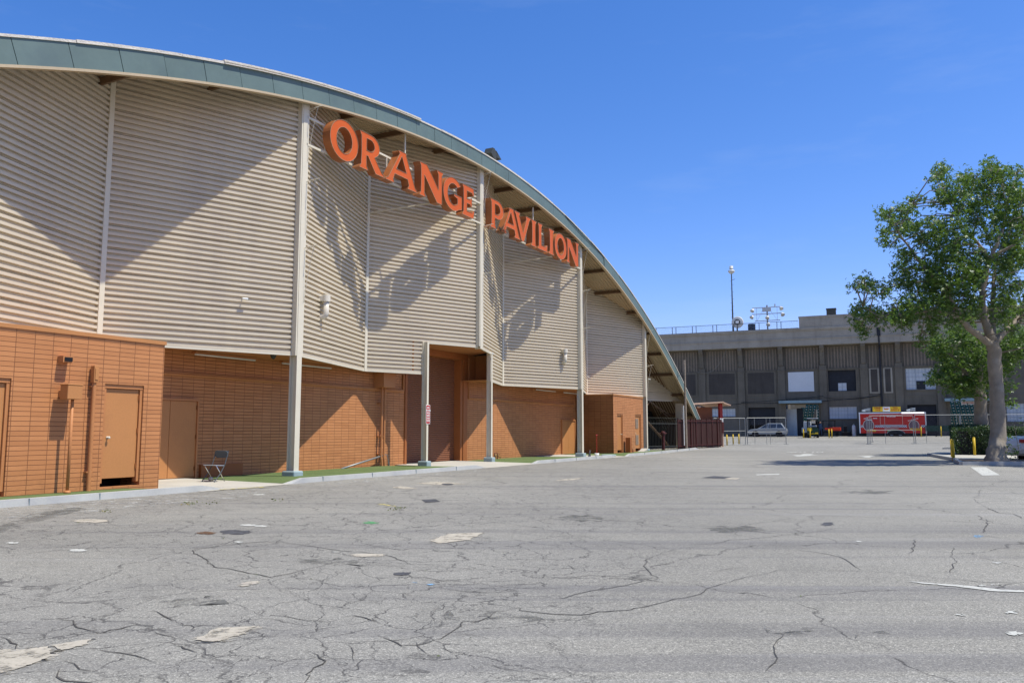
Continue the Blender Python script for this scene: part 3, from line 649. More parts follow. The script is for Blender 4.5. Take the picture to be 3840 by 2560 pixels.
# edge trims: skirt flashing, corner strips
b = MB()
def lerp_face(A, B, s): t = (s - A[0]) / (B[0] - A[0]); return (s, A[1] + (B[1] - A[1]) * t)
for A, B in zip(PL, PL[1:]):
    segs = [(A, B, ZB)]
    if A == (6.1, MI): segs = [(A, lerp_face(A, B, P0), ZB), (lerp_face(A, B, P0), B, ZP)]
    if A == (11.2, 0): segs = [(A, lerp_face(A, B, P1), ZP), (lerp_face(A, B, P1), B, ZB)]
    for a, c, z in segs:
        if zl(a[0]) < z + .2 and zl(c[0]) < z + .2: continue
        if zl(c[0]) < z: c = lerp_face(A, B, 11.2 + math.sqrt((12.7 - z) / .00895))
        e = (Vector(c) - Vector(a)).normalized(); o = Vector((e.y, -e.x)) * .02
        b.bar((a[0] + o.x, a[1] + o.y, z - .03), (c[0] + o.x, c[1] + o.y, z - .03), .075, .055)
b.build('skirt_flashing', K['trim'], pav)
for s in INN:
    if zl(s) < ZB + .3: continue
    b = MB(); b.box(s - .075, s + .075, MI - .1, MI + .02, ZB - .06, zl(s) + .52); b.build('corner_strip', K['trim'], pav)
def ibeam(name, s, m, z0, z1, w=.105, d=.29, ped=True):
    b = MB()
    b.box(s - w, s + w, m - .165, m - .14, z0, z1)
    b.box(s - .012, s + .012, m - .14, m - .165 + d - .025, z0, z1)
    b.box(s - w, s + w, m - .165 + d - .025, m - .165 + d, z0, z1)
    o = b.build(name, K['trim'], pav)
    if ped:
        b = MB(); b.box(s - w - .1, s + w + .1, m - .27, m - .165 + d + .1, -.1, .24); b.build('pedestal', K['pedestal'], o, bevel=.04, seg=2)
    return o
for s in OUT:
    if zl(s) < ZB + .4: continue
    c = ibeam('column', s, 0, ZP - .1 if s == 11.2 else .2, zl(s) + .5, ped=s != 11.2)
    if -1 < s < 34:
        b = MB()
        for z in (zl(s) - .12, zl(s) - 2.45, zl(s) - 4.55):
            if z < ZB + 1: continue
            b.tube([(s + .1, -.15, z), (s + .17, -.62, z + .06)], .012, 6); b.tube([(s + .12, -.15, z - .1), (s + .16, -.5, z + .05)], .008, 6)
            b.tube([(s + .15, -.5, z + .05), (s + .13, -.3, z - .8), (s + .1, -.18, z - 1.7)], .007, 5)
        if b.f: b.build('standoff_rod', K['trim'], c)
    b = MB()
    for q in (-1, 1): b.box(s + q * .134 - .028, s + q * .134 + .028, -.15, .03, ZP if s == 11.2 else ZB - .06, zl(s) + .5); b.build('corner_strip', K['trim'], c); b = MB()
for s in (P0, P1): ibeam('column', s + (.02 if s == P0 else .06), .98, .2, 4.98, w=.062, d=.25)
b = MB()
for s, q in ((P0, 0), (P1, 0)):
    m = lerp_face((6.1, MI), (11.2, 0), P0)[1] if s == P0 else lerp_face((11.2, 0), (17.3, MI), P1)[1]
    b = MB(); b.box(s - .03, s + .03, m - .08, m + .1, ZB - .06, ZP); b.build('corner_strip', K['trim'], pav)

# arched roof
SS = [-28 + i * .6 for i in range(int((50.2 + 28) / .6) + 1)]
SS = [s for s in SS if zl(s) > -1]
MF = -.42                                                          # fascia face
b = MB()
vs = []
for s in SS:
    for h, m in ((.62, -.3), (.62, 42)): x, z = up(s, h); vs.append((x, m, z))
k = len(SS); b.add(vs, [(2 * i, 2 * i + 2, 2 * i + 3, 2 * i + 1) for i in range(k - 1)])
b.build('roof', K['gravel'], pav)
# ribbed underside of the overhang
prof = []; m = MF + .12
while m < MW + .4: prof += [(m, .53), (m + .12, .53), (m + .135, .49), (m + .185, .49)]; m += .2
b = MB(); vs = []
S2 = [-28 + i * .8 for i in range(98) if zl(-28 + i * .8) > -.6]
for s in S2:
    for m, h in prof: x, z = up(s, h); vs.append((x, m, z))
q = len(prof); b.add(vs, [(i * q + j, i * q + j + 1, (i + 1) * q + j + 1, (i + 1) * q + j) for i in range(len(S2) - 1) for j in range(q - 1)])
b.build('soffit_deck', K['deck'], pav)
# fascia of bent metal sheets, with a lip below and a light gravel stop above
b = MB()
def arcbar(s0, s1, h0, h1, m0, m1, mi, n):
    vs = []
    for i in range(n + 1):
        s = s0 + (s1 - s0) * i / n
        for h, m in ((h0, m0), (h1, m0), (h1, m1), (h0, m1)): x, z = up(s, h); vs.append((x, m, z))
    fs = [(i * 4 + j, (i + 1) * 4 + j, (i + 1) * 4 + (j + 1) % 4, i * 4 + (j + 1) % 4) for i in range(n) for j in range(4)]
    fs += [(0, 1, 2, 3), (n * 4 + 3, n * 4 + 2, n * 4 + 1, n * 4)]
    b.add(vs, fs, mi)
arcbar(-28, 49.5, .03, .585, MF + .03, MF + .1, 1, 130)
s = -7.83 - 1.235 * 16
while s < 49:
    st = 1.235 if s < 14 else 3.7
    arcbar(s + .008, min(s + st, 49.4) - (.008 if s < 14 else 0.002), .03, .59, MF + RN.uniform(-.004, .004), MF + .03, 0, 3 if st < 2 else 8); s += st
b.build('fascia', [K['fascia'], K['seam']], pav)
b = MB(); arcbar(-28, 49.5, -.03, .03, MF - .02, MF + .13, 0, 130); b.build('fascia_lip', K['deck'], pav)
b = MB()
s = -28
while s < 49:
    e = RN.uniform(1.5, 3.2); arcbar(s, min(49.4, s + e - .01), .592, .655 + RN.uniform(-.012, .012), MF - .03 + RN.uniform(-.008, .008), -.28, 0, 4); s += e
arcbar(-3.45, 6, .648, .70, MF - .06, -.2, 0, 14); arcbar(-3.45, 6, .585, .606, MF - .075, MF - .035, 0, 14)
b.build('roof_edge', K['gravel'], pav)
# purlins under the overhang
b = None
ps = []; s = 14.81
while s < 46: ps.append(s); s += 2.92 / math.sqrt(1 + (2 * .00895 * (s - 11.2)) ** 2)
s = 11.9
while s > -16: ps.append(s); s -= 2.92 / math.sqrt(1 + (2 * .00895 * (s - 11.2)) ** 2)
for s in ps:
    n = nrm(s); tn = Vector((n.y, -n.x)); b = MB()
    c = Vector((s, zl(s))) + n * .36
    P = [c + tn * x + n * y for x, y in ((-.06, -.09), (.06, -.09), (.06, .09), (-.06, .09))]
    b.add([(p.x, m, p.y) for m in (MF + .14, MW + .1) for p in P], [(0, 1, 2, 3), (7, 6, 5, 4), (0, 4, 5, 1), (1, 5, 6, 2), (2, 6, 7, 3), (3, 7, 4, 0)])
    b.build('purlin', K['purlin'], pav)
# block base wall, soffits and the tall door
b = MB()
for s0, s1 in ((-16, 9.3), (14.42, 33.4)): b.box(s0, s1, MW, MW + .3, -.3, 3.9)
b.build('block_wall', K['brick'], pav)
b = MB()
zc = ZB + .015
for i in range(0, len(PL) - 2, 2):
    A, I, B = PL[i], PL[i + 1], PL[i + 2]
    if A[0] > 34 or A[0] < -12: continue
    def tri(pts, z): b.add([(x, y, z) for x, y in pts], [tuple(range(len(pts)))])
    A2 = lerp_face((11.2, 0), (17.3, MI), P1) if A[0] == 11.2 else A
    B2 = lerp_face((6.1, MI), (11.2, 0), P0) if B[0] == 11.2 else B
    tri([A2, I, (I[0], MW), (A2[0], MW)], zc); tri([I, B2, (B2[0], MW), (I[0], MW)], zc)
tri([lerp_face((6.1, MI), (11.2, 0), P0), (11.2, 0), lerp_face((11.2, 0), (17.3, MI), P1), (15.2, MW + .4), (8.2, MW + .4)], ZP + .02)
b.build('soffit', K['orange'], pav)
b = MB()
b.box(8.2, 9.3, MW + .004, MW + .29, 3.905, ZP + .02); b.build('door_surround', K['orange'], pav); b = MB(); b.box(14.42, 15.25, MW - .006, MW + .29, 3.72, ZP + .02)
b.build('door_surround', K['orange'], pav); b = MB(); b.box(8.15, 8.2, 1.25, MW + .2, ZB + .02, ZP + .02); b.build('door_cheek', K['orange'], pav); b = MB(); b.box(15.2, 15.25, 1.6, MW - .01, ZB + .02, ZP + .02)
b.build('door_surround', K['orange'], pav)
b = MB()
b.box(9.3, 9.45, MW - .05, MW + .5, -.05, 4.72); b.box(13.8, 14.0, MW - .02, MW + .5, -.05, 4.72); b.box(14.03, 14.40, MW - .05, MW + .3, -.05, 4.72)
b.box(9.3, 14.42, MW - .05, MW + .5, 4.724, ZP + .015)
rd = MB(); z = .06
while z < 4.72:
    rd.add([(x, MW + .33 + o, z + dz) for dz, o in ((0, 0), (.035, -.016), (.062, -.012), (.085, .012)) for x in (9.455, 13.795)], [(0, 1, 3, 2), (2, 3, 5, 4), (4, 5, 7, 6)]); z += .085
rd.box(9.455, 13.795, MW + .31, MW + .36, -.02, .058)
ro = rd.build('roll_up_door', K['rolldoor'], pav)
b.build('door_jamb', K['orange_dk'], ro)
b = MB()
b.box(-16, 33.5, 4.0, 4.1, -1, 3.6); b.box(33.5, 48.6, 3.2, 3.3, -1, 3.0); b.build('inner_wall', K['dark'], pav)  # second slab is added in dark colour to stand for shade behind the gate
def flush_door(name, s0, s1, z0, z1, m, parent, split=None, knob=None, hinge=None, frame=.06, louv=()):
    b = MB(); b.box(s0 - frame, s0, m - .07, m + .05, z0 - .1, z1 + frame); b.box(s1, s1 + frame, m - .07, m + .05, z0 - .1, z1 + frame); b.box(s0, s1, m - .07, m + .05, z1, z1 + frame)
    f = b.build('door_frame', K['orange'], parent)
    for a, c in ([(s0, split), (split, s1)] if split else [(s0, s1)]):
        b = MB(); b.box(a + .006, c - .006, m - .03, m + .02, z0, z1 - .008); o = b.build(name, K['door'], parent, bevel=.006)
        if knob is not None and (not split):
            b = MB(); T = Matrix.Translation((knob, m - .03, (z0 + z1) / 2 - .1)) @ Matrix.Rotation(PI / 2, 4, 'X')
            b.lathe([(.03, 0), (.03, .012), (.014, .02), (.014, .045), (.03, .055), (.032, .075), (.02, .088)], 12, 0, T); b.build('knob', K['trim'], o, smooth=True)
        if hinge is not None:
            for z in (z0 + .2, (z0 + z1) / 2, z1 - .25):
                b = MB(); b.box(hinge - .012, hinge + .012, m - .055, m - .03, z, z + .12); b.build('hinge', K['orange_dk'], o)
        for l0, l1 in louv:
            b = MB(); z = l0
            while z < l1: b.box(a + .17, c - .28, m - .055, m - .034, z, z + .03); z += .045
            b.build('louvre', K['woodgrey'], o)
    return f
flush_door('double_door_leaf', -3.45, -1.52, .07, 2.3, MW - .03, pav, split=-2.48, hinge=-1.54)
flush_door('double_door_leaf', 25.4, 27.3, .06, 2.03, MW - .03, pav, split=26.3, hinge=25.42)
b = MB(); b.box(-1.3, .35, MW - .10, MW + .05, -.1, .42); b.build('wall_foot_patch', K['orange_dk'], pav)
# wind brace and raking leg under the far eave
b = MB()
b.box(43.0, 43.5, .1, .6, -.2, zl(43.2)); b.build('abutment_post', K['deck'], pav)
b = MB()
b.tube([(34, 1.2, 3.4), (38.6, 1.2, 1.8), (43, 1.2, .3)], .09, 6); b.tube([(35, 1, 2.3), (38, 1, 3.55), (43, 1, 2.3)], .03, 6); b.tube([(38, 1, 3.5), (43.1, 1, 2.6)], .03, 6)
b.build('brace', K['purlin'], pav)
b = MB(); vs = []
for s in (33.9, 36, 38, 40, 42, 44, 46, 48, 49.4):
    for m in (1, 20): x, z = up(s, .5); vs.append((x, m, z))
b.add(vs, [(2 * i, 2 * i + 2, 2 * i + 3, 2 * i + 1) for i in range(8)]); b.build('roof_underside', K['purlin'], pav)
b = MB(); b.tube([up3 for up3 in [(up(s, h)[0], MF - .03, up(s, h)[1]) for s, h in ((19.5, .6), (20.5, .5), (22, .45), (23.6, .5), (24.8, .58), (25.1, .4), (25.2, .05))]], .014, 5)
b.build('fascia_cable', K['black'], pav)

# ------------------------------------------------------------------ block annexes
an = thing('block_annex', 'low flat roofed orange block annex with two flush doors at the near end', 'annex', W(-5, -.3, 0), ROT)
def annex_wall(an, o, s0, s1, m0, m1, h, doors):
    b = MB()
    cuts = sorted(doors, key=lambda d: d['s0']); x = s0
    b.box(s0 - o[0], s0 - o[0] + .01, 0, m1 - m0, -.3, h)
    for d in cuts:
        b.box(x - o[0], d['s0'] - o[0], 0, .28, -.3, h)
        b.box(d['s0'] - o[0], d['s1'] - o[0], 0, .28, d['z1'], h); b.box(d['s0'] - o[0], d['s1'] - o[0], 0.002, .28, -.3, d['zs']); x = d['s1']
    b.box(x - o[0], s1 - o[0], 0, .28, -.3, h)
    b.box(s1 - o[0] - .28, s1 - o[0], .28, m1 - m0, -.3, h); b.box(s0 - o[0], s0 - o[0] + .28, .28, m1 - m0, -.3, h)
    return b.build('block_wall', K['brick'], an)
def annex(an, o, s0, s1, m0, m1, h, doors):
    annex_wall(an, o, s0, s1, m0, m1, h, doors)
    b = MB(); b.box(s0 - o[0] - .03, s1 - o[0] + .03, -.03, m1 - m0 + .02, h + .002, h + .09); b.build('roof_cap', K['door'], an)
    b = MB(); b.box(s0 - o[0] + .3, s1 - o[0] - .3, 1.0, 1.05, -.2, 2.7); b.build('inner_wall', K['dark'], an)
    for d in doors:
        flush_door('door', d['s0'] - o[0] + .07, d['s1'] - o[0] - .07, d['z0'], d['z1'] - .1, .11, an, knob=d.get('k') and d['k'] - o[0], hinge=d['h'] - o[0], louv=d.get('l', ()), frame=.068)
        b = MB(); b.box(d['s0'] - o[0] + .002, d['s1'] - o[0] - .002, .03, .2, d['z1'] - .095, d['z1'] - .002); b.build('door_head', K['orange'], an)
annex(an, (-5, -.3), -15, -4.98, -.3, MW, 3.53, [dict(s0=-6.56, s1=-5.52, z0=.34, z1=2.5, zs=.15, k=-6.38, h=-5.6), dict(s0=-9.9, s1=-8.7, z0=.3, z1=2.5, zs=.1, k=-9.02, h=-9.8)])
a2 = thing('block_annex', 'small orange block lean-to with a louvred door beside the barred gate', 'annex', W(27.6, 0, 0), ROT)
annex(a2, (27.6, 0), 27.6, 33.25, 0, MW, 3.56, [dict(s0=28.25, s1=29.25, z0=.26, z1=2.47, zs=.1, k=29.1, h=28.3), dict(s0=31.62, s1=32.78, z0=.3, z1=2.49, zs=.12, k=31.75, h=32.7, l=((.55, 1.15), (1.6, 2.2)))])
# ------------------------------------------------------------------ sign letters
LH = 1.27
def arc(cx, cy, rx, ry, a0, a1, n=20): return [(cx + rx * math.cos(math.radians(a0 + (a1 - a0) * i / n)), cy + ry * math.sin(math.radians(a0 + (a1 - a0) * i / n))) for i in range(n + 1)]
STL = [(0, 1.27), (.02, 1.22), (.085, 1.13), (.1, .82), (.1, .45), (.085, .14), (.02, .05), (0, 0)]       # left side of a flared stem, downwards
FT = [(.47, 0), (.45, .05), (.385, .14), (.37, .45)]                                                     # right foot upwards
def L_I(): return STL + FT + [(.37, .82), (.385, 1.13), (.45, 1.22), (.47, 1.27)], [], .47
def L_L(): return STL + [(.98, 0), (1.03, .33), (.97, .34), (.86, .23), (.38, .22), (.37, .45), (.37, .82), (.385, 1.13), (.45, 1.22), (.47, 1.27)], [], 1.03
def L_E(): return STL + [(.92, 0), (1.0, .33), (.94, .34), (.82, .22), (.37, .21), (.37, .54), (.64, .55), (.72, .46), (.78, .46), (.78, .82), (.72, .82), (.64, .73), (.37, .73), (.37, 1.07), (.8, 1.06), (.9, .95), (.96, .96), (.92, 1.27)], [], 1.0
def L_P(): return STL + FT + [(.37, .48), (.6, .46)] + arc(.62, .865, .48, .405, -86, 90, 14), [[(.37, .64), (.37, 1.1)] + arc(.58, .87, .24, .23, 90, -90, 12)], 1.1
def L_R(): return STL + FT + [(.37, .5), (.46, .5), (.9, 0), (1.42, 0), (1.40, .05), (1.25, .12), (.83, .55)] + arc(.62, .895, .48, .375, -60, 90, 13), [[(.37, .68), (.37, 1.1)] + arc(.58, .89, .24, .21, 90, -90, 12)], 1.42
def L_A(): return [(0, 0), (.5, 0), (.48, .05), (.44, .13), (.52, .34), (1.32, .34), (1.4, .13), (1.36, .05), (1.34, 0), (1.92, 0), (1.9, .05), (1.78, .14), (1.2, 1.2), (1.22, 1.27), (.78, 1.27), (.76, 1.22), (.82, 1.16), (.17, .14), (.02, .05)], [[(.61, .54), (.94, 1.1), (1.24, .54)]], 1.92
def L_V(): return [(0, 1.27), (.02, 1.22), (.14, 1.13), (.76, 0), (1.0, 0), (1.6, 1.13), (1.73, 1.22), (1.75, 1.27), (1.2, 1.27), (1.22, 1.22), (1.28, 1.13), (.93, .4), (.5, 1.13), (.56, 1.22), (.58, 1.27)], [], 1.75
def L_N(): return STL + [(.4, 0), (.38, .05), (.31, .14), (.3, .84), (1.14, -.02), (1.47, -.02), (1.46, 1.13), (1.53, 1.22), (1.55, 1.27), (1.13, 1.27), (1.15, 1.22), (1.23, 1.13), (1.24, .5), (.46, 1.27)], [], 1.55
def L_O(): return arc(.73, .635, .73, .67, 0, 342, 36), [arc(.73, .635, .41, .44, 0, 342, 30)], 1.46
def L_G(): return arc(.74, .635, .74, .67, 42, 306, 30) + [(1.40, .14), (1.40, .66), (.8, .66), (.8, .58), (1.07, .53), (1.07, .28)] + arc(.76, .635, .44, .44, 312, 50, 24), [], 1.42
def sign(name, label, s0, letters, z0):
    o = thing(name, label, 'sign', W(s0, -.5, z0), ROT, 'orange letter signs over the entrance')
    for fn, a, c in letters:
        out, holes, w = fn(); k = (c - a) / w
        T = Matrix.Translation((a - s0, 0, 0)) @ Matrix.Diagonal((k, 1, 1, 1))
        b = MB()
        b.prism(out, .012, .32, holes, 0, 1, T)
        le = b.build('letter', [K['letter'], K['letter_side']], o)
        e = MB()
        for lp in [out] + holes:
            q = [Vector((x * k + a - s0, .006, z)) for x, z in lp]
            n = len(q)
            for i in range(n):
                if (q[(i + 1) % n] - q[i]).length > .001: e.bar(q[i], q[(i + 1) % n], .010, .012, up=(0, 1, 0))
        e.build('edge_trim', K['letter_edge'], le)
    return o
sg = sign('letter_sign', 'tall orange capital letters spelling ORANGE under the arched eave', .76, [(L_O, .76, 2.18), (L_R, 2.27, 3.68), (L_A, 3.74, 5.7), (L_N, 5.86, 7.5), (L_G, 7.52, 8.95), (L_E, 8.98, 9.95)], 10.2)
sg2 = sign('letter_sign', 'tall orange capital letters spelling PAVILION under the arched eave', 11.35, [(L_P, 11.35, 12.55), (L_A, 12.36, 14.22), (L_V, 13.62, 15.33), (L_I, 15.38, 15.95), (L_L, 16.12, 17.22), (L_I, 17.38, 18.02), (L_O, 18.1, 19.58), (L_N, 19.62, 21.25)], 10.22)
for o, s0, a, c, hs, z0 in ((sg, .76, .05, 11.1, 5.38, 10.2), (sg2, 11.35, 11.3, 22.3, 16.3, 10.22)):
    b = MB()
    for z in (1.0, .12): b.bar((a - s0, .36, z), (c - s0, .36, z), .05, .07)
    b.bar((hs - s0, .36, 1.0), (hs - s0, .36, 2.35 if o is sg else 2.1), .05, .05)
    for x in (a + .9, a + 4.2, a + 8.2): b.bar((x - s0, .36, .1), (x - s0, .36, 1.0), .04, .04)
    b.bar((INN[2 if o is sg else 3] - s0, 2.6, -.35), (INN[2 if o is sg else 3] - s0 + 1.2, .36, .08), .04, .05)
    b.build('support_frame', K['trim'], o)
b = MB()
for i in range(60):
    a = RN.uniform(0, 2 * PI); c = Vector((RN.gauss(0, .1), RN.gauss(0, .08), RN.gauss(0, .07))); d = Vector((math.cos(a), math.sin(a) * .6, RN.uniform(-.9, .5))) * RN.uniform(.1, .22)
    b.tube([c - d, c, c + d], .006, 4)
tag(b.build('bird_nest', K['twig'], None, W(12.5, -.42, 10.3), ROT), 'scruffy bird nest of twigs wedged at the foot of the letter P', 'nest')

# ------------------------------------------------------------------ fittings on the walls
def fit(name, label, cat, s, m, z, group=None): return thing(name, label, cat, W(s, m, z), ROT, group)
o = fit('vent_box', 'small square orange vent stub high on the near annex wall', 'vent', -7.62, -.3, 2.9)
b = MB(); b.box(-.12, .12, -.2, .0, 0, .13); b.box(-.09, .09, -.215, -.2, .02, .11, 1); b.build('housing', [K['orange'], K['black']], o)
o = fit('electrical_box', 'orange electrical box on a conduit post in front of the near annex', 'electrical box', -7.57, -.3, 0)
b = MB(); b.box(-.17, .17, -.42, -.16, 2.1, 2.4); b.box(-.18, .18, -.43, -.15, 2.4, 2.425); b.box(-.1, .1, -.16, 0, 2.15, 2.3); b.build('box', K['door'], o, bevel=.008)
b = MB(); b.tube([(.03, -.3, 2.1), (.03, -.3, .08)], .034, 10); b.lathe([(.07, 0), (.07, .05), (.036, .07)], 12, 0, Matrix.Translation((.03, -.3, .09))); b.build('conduit', K['orange'], o, smooth=True)
o = fit('conduit_riser', 'thick orange conduit with an oblong access head left of the annex door', 'pipe', -6.9, -.3, 0)
b = MB(); b.tube([(0, -.09, .05), (0, -.09, 2.55)], .045, 12)
for z in (.5, 2.4): b.box(-.075, .075, -.1, -.0, z, z + .03)
b.build('pipe', K['orange'], o, smooth=False)
b = MB(); b.box(-.06, .06, -.16, -.03, 2.5, 2.88); b.box(-.04, .04, -.175, -.16, 2.56, 2.82); b.build('access_head', K['door'], o, bevel=.03, seg=3)
o = fit('electrical_box', 'orange cabinet hung high under the soffit left of the tall roll-up door', 'electrical box', 7.6, MW, 0)
b = MB(); b.box(-.42, .36, -.5, 0, 3.13, 3.73); b.build('box', K['orange'], o, bevel=.01)
for x in (-.12, .06):
    b = MB(); b.tube([(x, -.2, 3.13), (x, -.2, .35), (x + .08, -.18, .02)], .042, 9)
    for z in (2.5, 1.2, .5): b.box(x - .07, x + .07, -.2, 0, z, z + .03)
    b.build('conduit', K['orange'], o)
b = MB(); b.tube([(.06, -.2, .5), (.25, -.22, .48), (.38, -.24, .02)], .018, 6); b.build('hose', K['metal'], o)
tag((lambda b: (b.tube([(-.6, -.3, 0.02), (2.05, -.16, .42)], .035, 8), b.build('loose_pipe', K['metal'], None, W(5.55, MW, .03), ROT, smooth=True))[1])(MB()), 'loose silver pipe leaning from the turf to the conduits', 'pipe')
for s0, s1, z, lab in ((-3.6, 9.15, 3.06, 'long orange pipe running along the block wall left of the roll-up door'), (14.5, 27.3, 2.97, 'long orange pipe running along the block wall right of the roll-up door')):
    o = fit('wall_pipe', lab, 'pipe', s0, MW, z, 'pipes along the block wall')
    b = MB(); L = s1 - s0
    b.tube([(0, -.05, 0), (L, -.05, 0)] if s0 < 0 else [(.0, -.05, 1.9), (0, -.05, 0), (L, -.05, 0)], .045, 8)
    if s0 < 0: b.tube([(L, -.05, 0), (L, -.05, .7)], .045, 8)
    b.box(0, L, -.09, .0, .045, .07); b.build('pipe', K['orange'], o)
k = 0
LL = ['fluorescent batten under the soffit just right of the near annex', 'fluorescent batten behind the tall column right of the folding chair', 'fluorescent batten under the soffit left of the far double door', 'fluorescent batten under the soffit above the far double door']
for s0, s1 in ((-1.99, .47), (1.63, 4.18), (21.16, 23.81), (24.9, 27.3)):
    o = fit('strip_light', LL[k], 'light', s0, MW - .35, ZB, 'soffit strip lights'); k += 1
    b = MB(); b.box(0, s1 - s0, -.09, .09, -.05, 0); b.build('batten', K['orange'], o)
    b = MB(); b.tube([(.03, -.03, -.075), (s1 - s0 - .03, -.03, -.075)], .026, 8); b.build('lamp_tube', K['white'], o, smooth=True)
def pvent(label, s, m, z, ang):
    o = thing('vent_pipe', label, 'vent', W(s, m, z), ROT + ang, 'cream elbow vent pipes')
    o.scale = (.8, .8, .8)
    P = [(0, .2, -.02)] + [(0, -.12 - .16 * math.sin(t), .14 - .16 * math.cos(t)) for t in (0, .4, .8, 1.2, PI / 2)] + [(0, -.28, .62)]
    b = MB(); b.tube(P, .125, 16); b.build('elbow', K['pvc'], o, smooth=True)
    b = MB(); b.tube([(0, -.28, .6), (0, -.28, .86)], .175, 16); b.box(-.16, .16, -.24, .05, .62, .84); b.build('cowl', K['pvc'], o, bevel=.01)
pvent('cream elbow vent pipe on siding just right of the tallest near column', 1.75, .62, 5.15, math.atan2(MI, 6.1))
pvent('cream elbow vent pipe on siding below the last letters of PAVILION', 21.2, .5, 5.1, -math.atan2(MI, 5.1))
CL = ['white bullet camera on the siding between the near annex and tall column', 'white bullet camera on the siding above the roll-up door corner', 'white bullet camera low on the siding below the final letter N', 'white bullet camera on the far column beside the barred gate']
for (s, m, z, an_), lb in zip(((-1.62, .6, 5.22, -.39), (13.7, .82, 4.92, .33), (28.3, 1.98, 4.75, .33), (33.85, -.2, 4.85, .2)), CL):
    o = thing('security_camera', lb, 'camera', W(s, m, z), ROT + an_, 'cameras on the siding')
    b = MB(); b.tube([(0, 0, .05), (0, -.12, .02)], .018, 8); b.build('bracket', K['white'], o)
    b = MB(); b.box(-.06, .12, -.16, -.1, -.01, .045); b.build('housing', K['white'], o, bevel=.02, seg=2)
    b = MB(); b.box(.121, .13, -.155, -.105, -.005, .04); b.build('lens', K['black'], o)
o = fit('dome_camera', 'dark dome camera under the soffit behind the tall near column', 'camera', -.35, .55, ZB)
b = MB(); b.lathe([(.09, 0), (.09, -.06), (.07, -.12), (.03, -.16)], 14); b.build('housing', K['speaker'], o, smooth=True)
o = thing('flood_light', 'dark hooded floodlight standing on the crest of the arched roof', 'light', W(11.75, -.2, 13.3), ROT)
b = MB(); b.tube([(0, 0, -.1), (.05, 0, .25)], .05, 8); b.tube([(-.35, .1, -.1), (-.35, .1, .12)], .08, 10); b.tube([(.3, 0, -.15), (.12, 0, .25)], .025, 6); b.build('bracket', K['speaker'], o)
T = Matrix.Translation((.12, 0, .36)) @ Matrix.Rotation(math.radians(22), 4, 'Y') @ Matrix.Scale(.52, 4)
b = MB(); b.prism([(-.45, -.3), (-.38, .3), (-.1, .42), (.45, .34), (.5, -.3), (.1, -.4)], -.36, .36, T=T); b.build('housing', K['speaker'], o, bevel=.03)
b = MB(); b.prism([(.2, .43), (1.25, .3), (1.25, .28), (.2, .36)], -.38, .38, T=T); b.prism([(.45, .36), (1.22, .28), (.5, -.05)], -.38, -.365, T=T); b.prism([(.45, .36), (1.22, .28), (.5, -.05)], .365, .38, T=T); b.build('visor', K['speaker'], o)
# red notice on the entrance column
o = thing('warning_sign', 'small red vertical notice with white words on the roll-up door column', 'sign', W(P0 + .03, .80, 1.8), ROT)
def rrect(w, h, r): return arc(w / 2 - r, -h / 2 + r, r, r, -90, 0, 4) + arc(w / 2 - r, h / 2 - r, r, r, 0, 90, 4) + arc(-w / 2 + r, h / 2 - r, r, r, 90, 180, 4) + arc(-w / 2 + r, -h / 2 + r, r, r, 180, 270, 4)
b = MB(); b.prism(rrect(.3, .76, .04), -.004, .01); b.build('plate', K['white'], o, Vector((0, 0, .28)))
b = MB(); b.prism(rrect(.265, .72, .03), -.0075, -.0045); b.build('red_field', K['signred'], o, Vector((0, 0, .28)))
for i, (wd, sz, xs) in enumerate((('NO', .085, 1), ('UNAUTHORIZED', .07, .5), ('VEHICLES', .075, .55), ('PARKED', .075, .6), ('BEYOND', .075, .55), ('THIS POINT', .075, .5))):
    text_mesh('lettering', wd, sz * 1.25, K['white'], o, Matrix.Translation((0, -.0095, .28 + .26 - .104 * i)), .001, xs=xs, bold=.003)
# folding chair on the apron
o = thing('folding_chair', 'dark folding chair standing open where concrete meets turf', 'chair', W(-2.4, .62, .04), ROT + math.radians(188))
hw = .21
b = MB(); b.prism([(-.2, -.012), (.18, -.012), (.21, 0), (.2, .014), (-.2, .014), (-.22, 0)], -hw + .02, hw - .02, T=Matrix.Translation((.02, 0, .44)) @ Matrix.Rotation(math.radians(-3), 4, 'Y')); b.build('seat', K['chairseat'], o, bevel=.008)
T = Matrix.Translation((-.27, 0, .74)) @ Matrix.Rotation(PI / 2, 4, 'Z') @ Matrix.Rotation(math.radians(14), 4, 'X')
b = MB(); b.prism(rrect(.43, .2, .07), -.012, .012, T=T); b.build('backrest', K['chairgrey'], o, bevel=.004)
for y in (-hw, hw):
    b = MB(); b.tube([(-.3, y, .82), (-.16, y, .44), (.02, y, .2), (.25, y, .0)], .0125, 8); b.build('leg', K['chairgrey'], o)
    b = MB(); b.tube([(.16, y * .92, .43), (-.02, y * .92, .22), (-.2, y * .92, 0)], .0125, 8); b.build('leg', K['steel'], o, smooth=True)
b = MB(); b.tube([(.21, -hw, .06), (.21, hw, .06)], .01, 6); b.tube([(-.17, -hw, .05), (-.17, hw, .05)], .01, 6); b.tube([(-.3, -hw, .82), (-.3, hw, .82)], .0125, 6); b.build('stretcher', K['chairgrey'], o)
def rock(name, label, cat, s, m, z, r, k):
    b = MB(); bm = bmesh.new(); bmesh.ops.create_icosphere(bm, subdivisions=2, radius=r)
    for v in bm.verts: v.co *= RN.uniform(.8, 1.15); v.co.z *= .75
    b.add([v.co[:] for v in bm.verts], [tuple(v.index for v in f.verts) for f in bm.faces]); bm.free()
    return tag(b.build(name, k, None, W(s, m, z), ROT, smooth=True), label, cat)
rock('stone', 'pale rounded stone lying under the folding chair', 'stone', -2.45, .7, .11, .075, K['conc'])
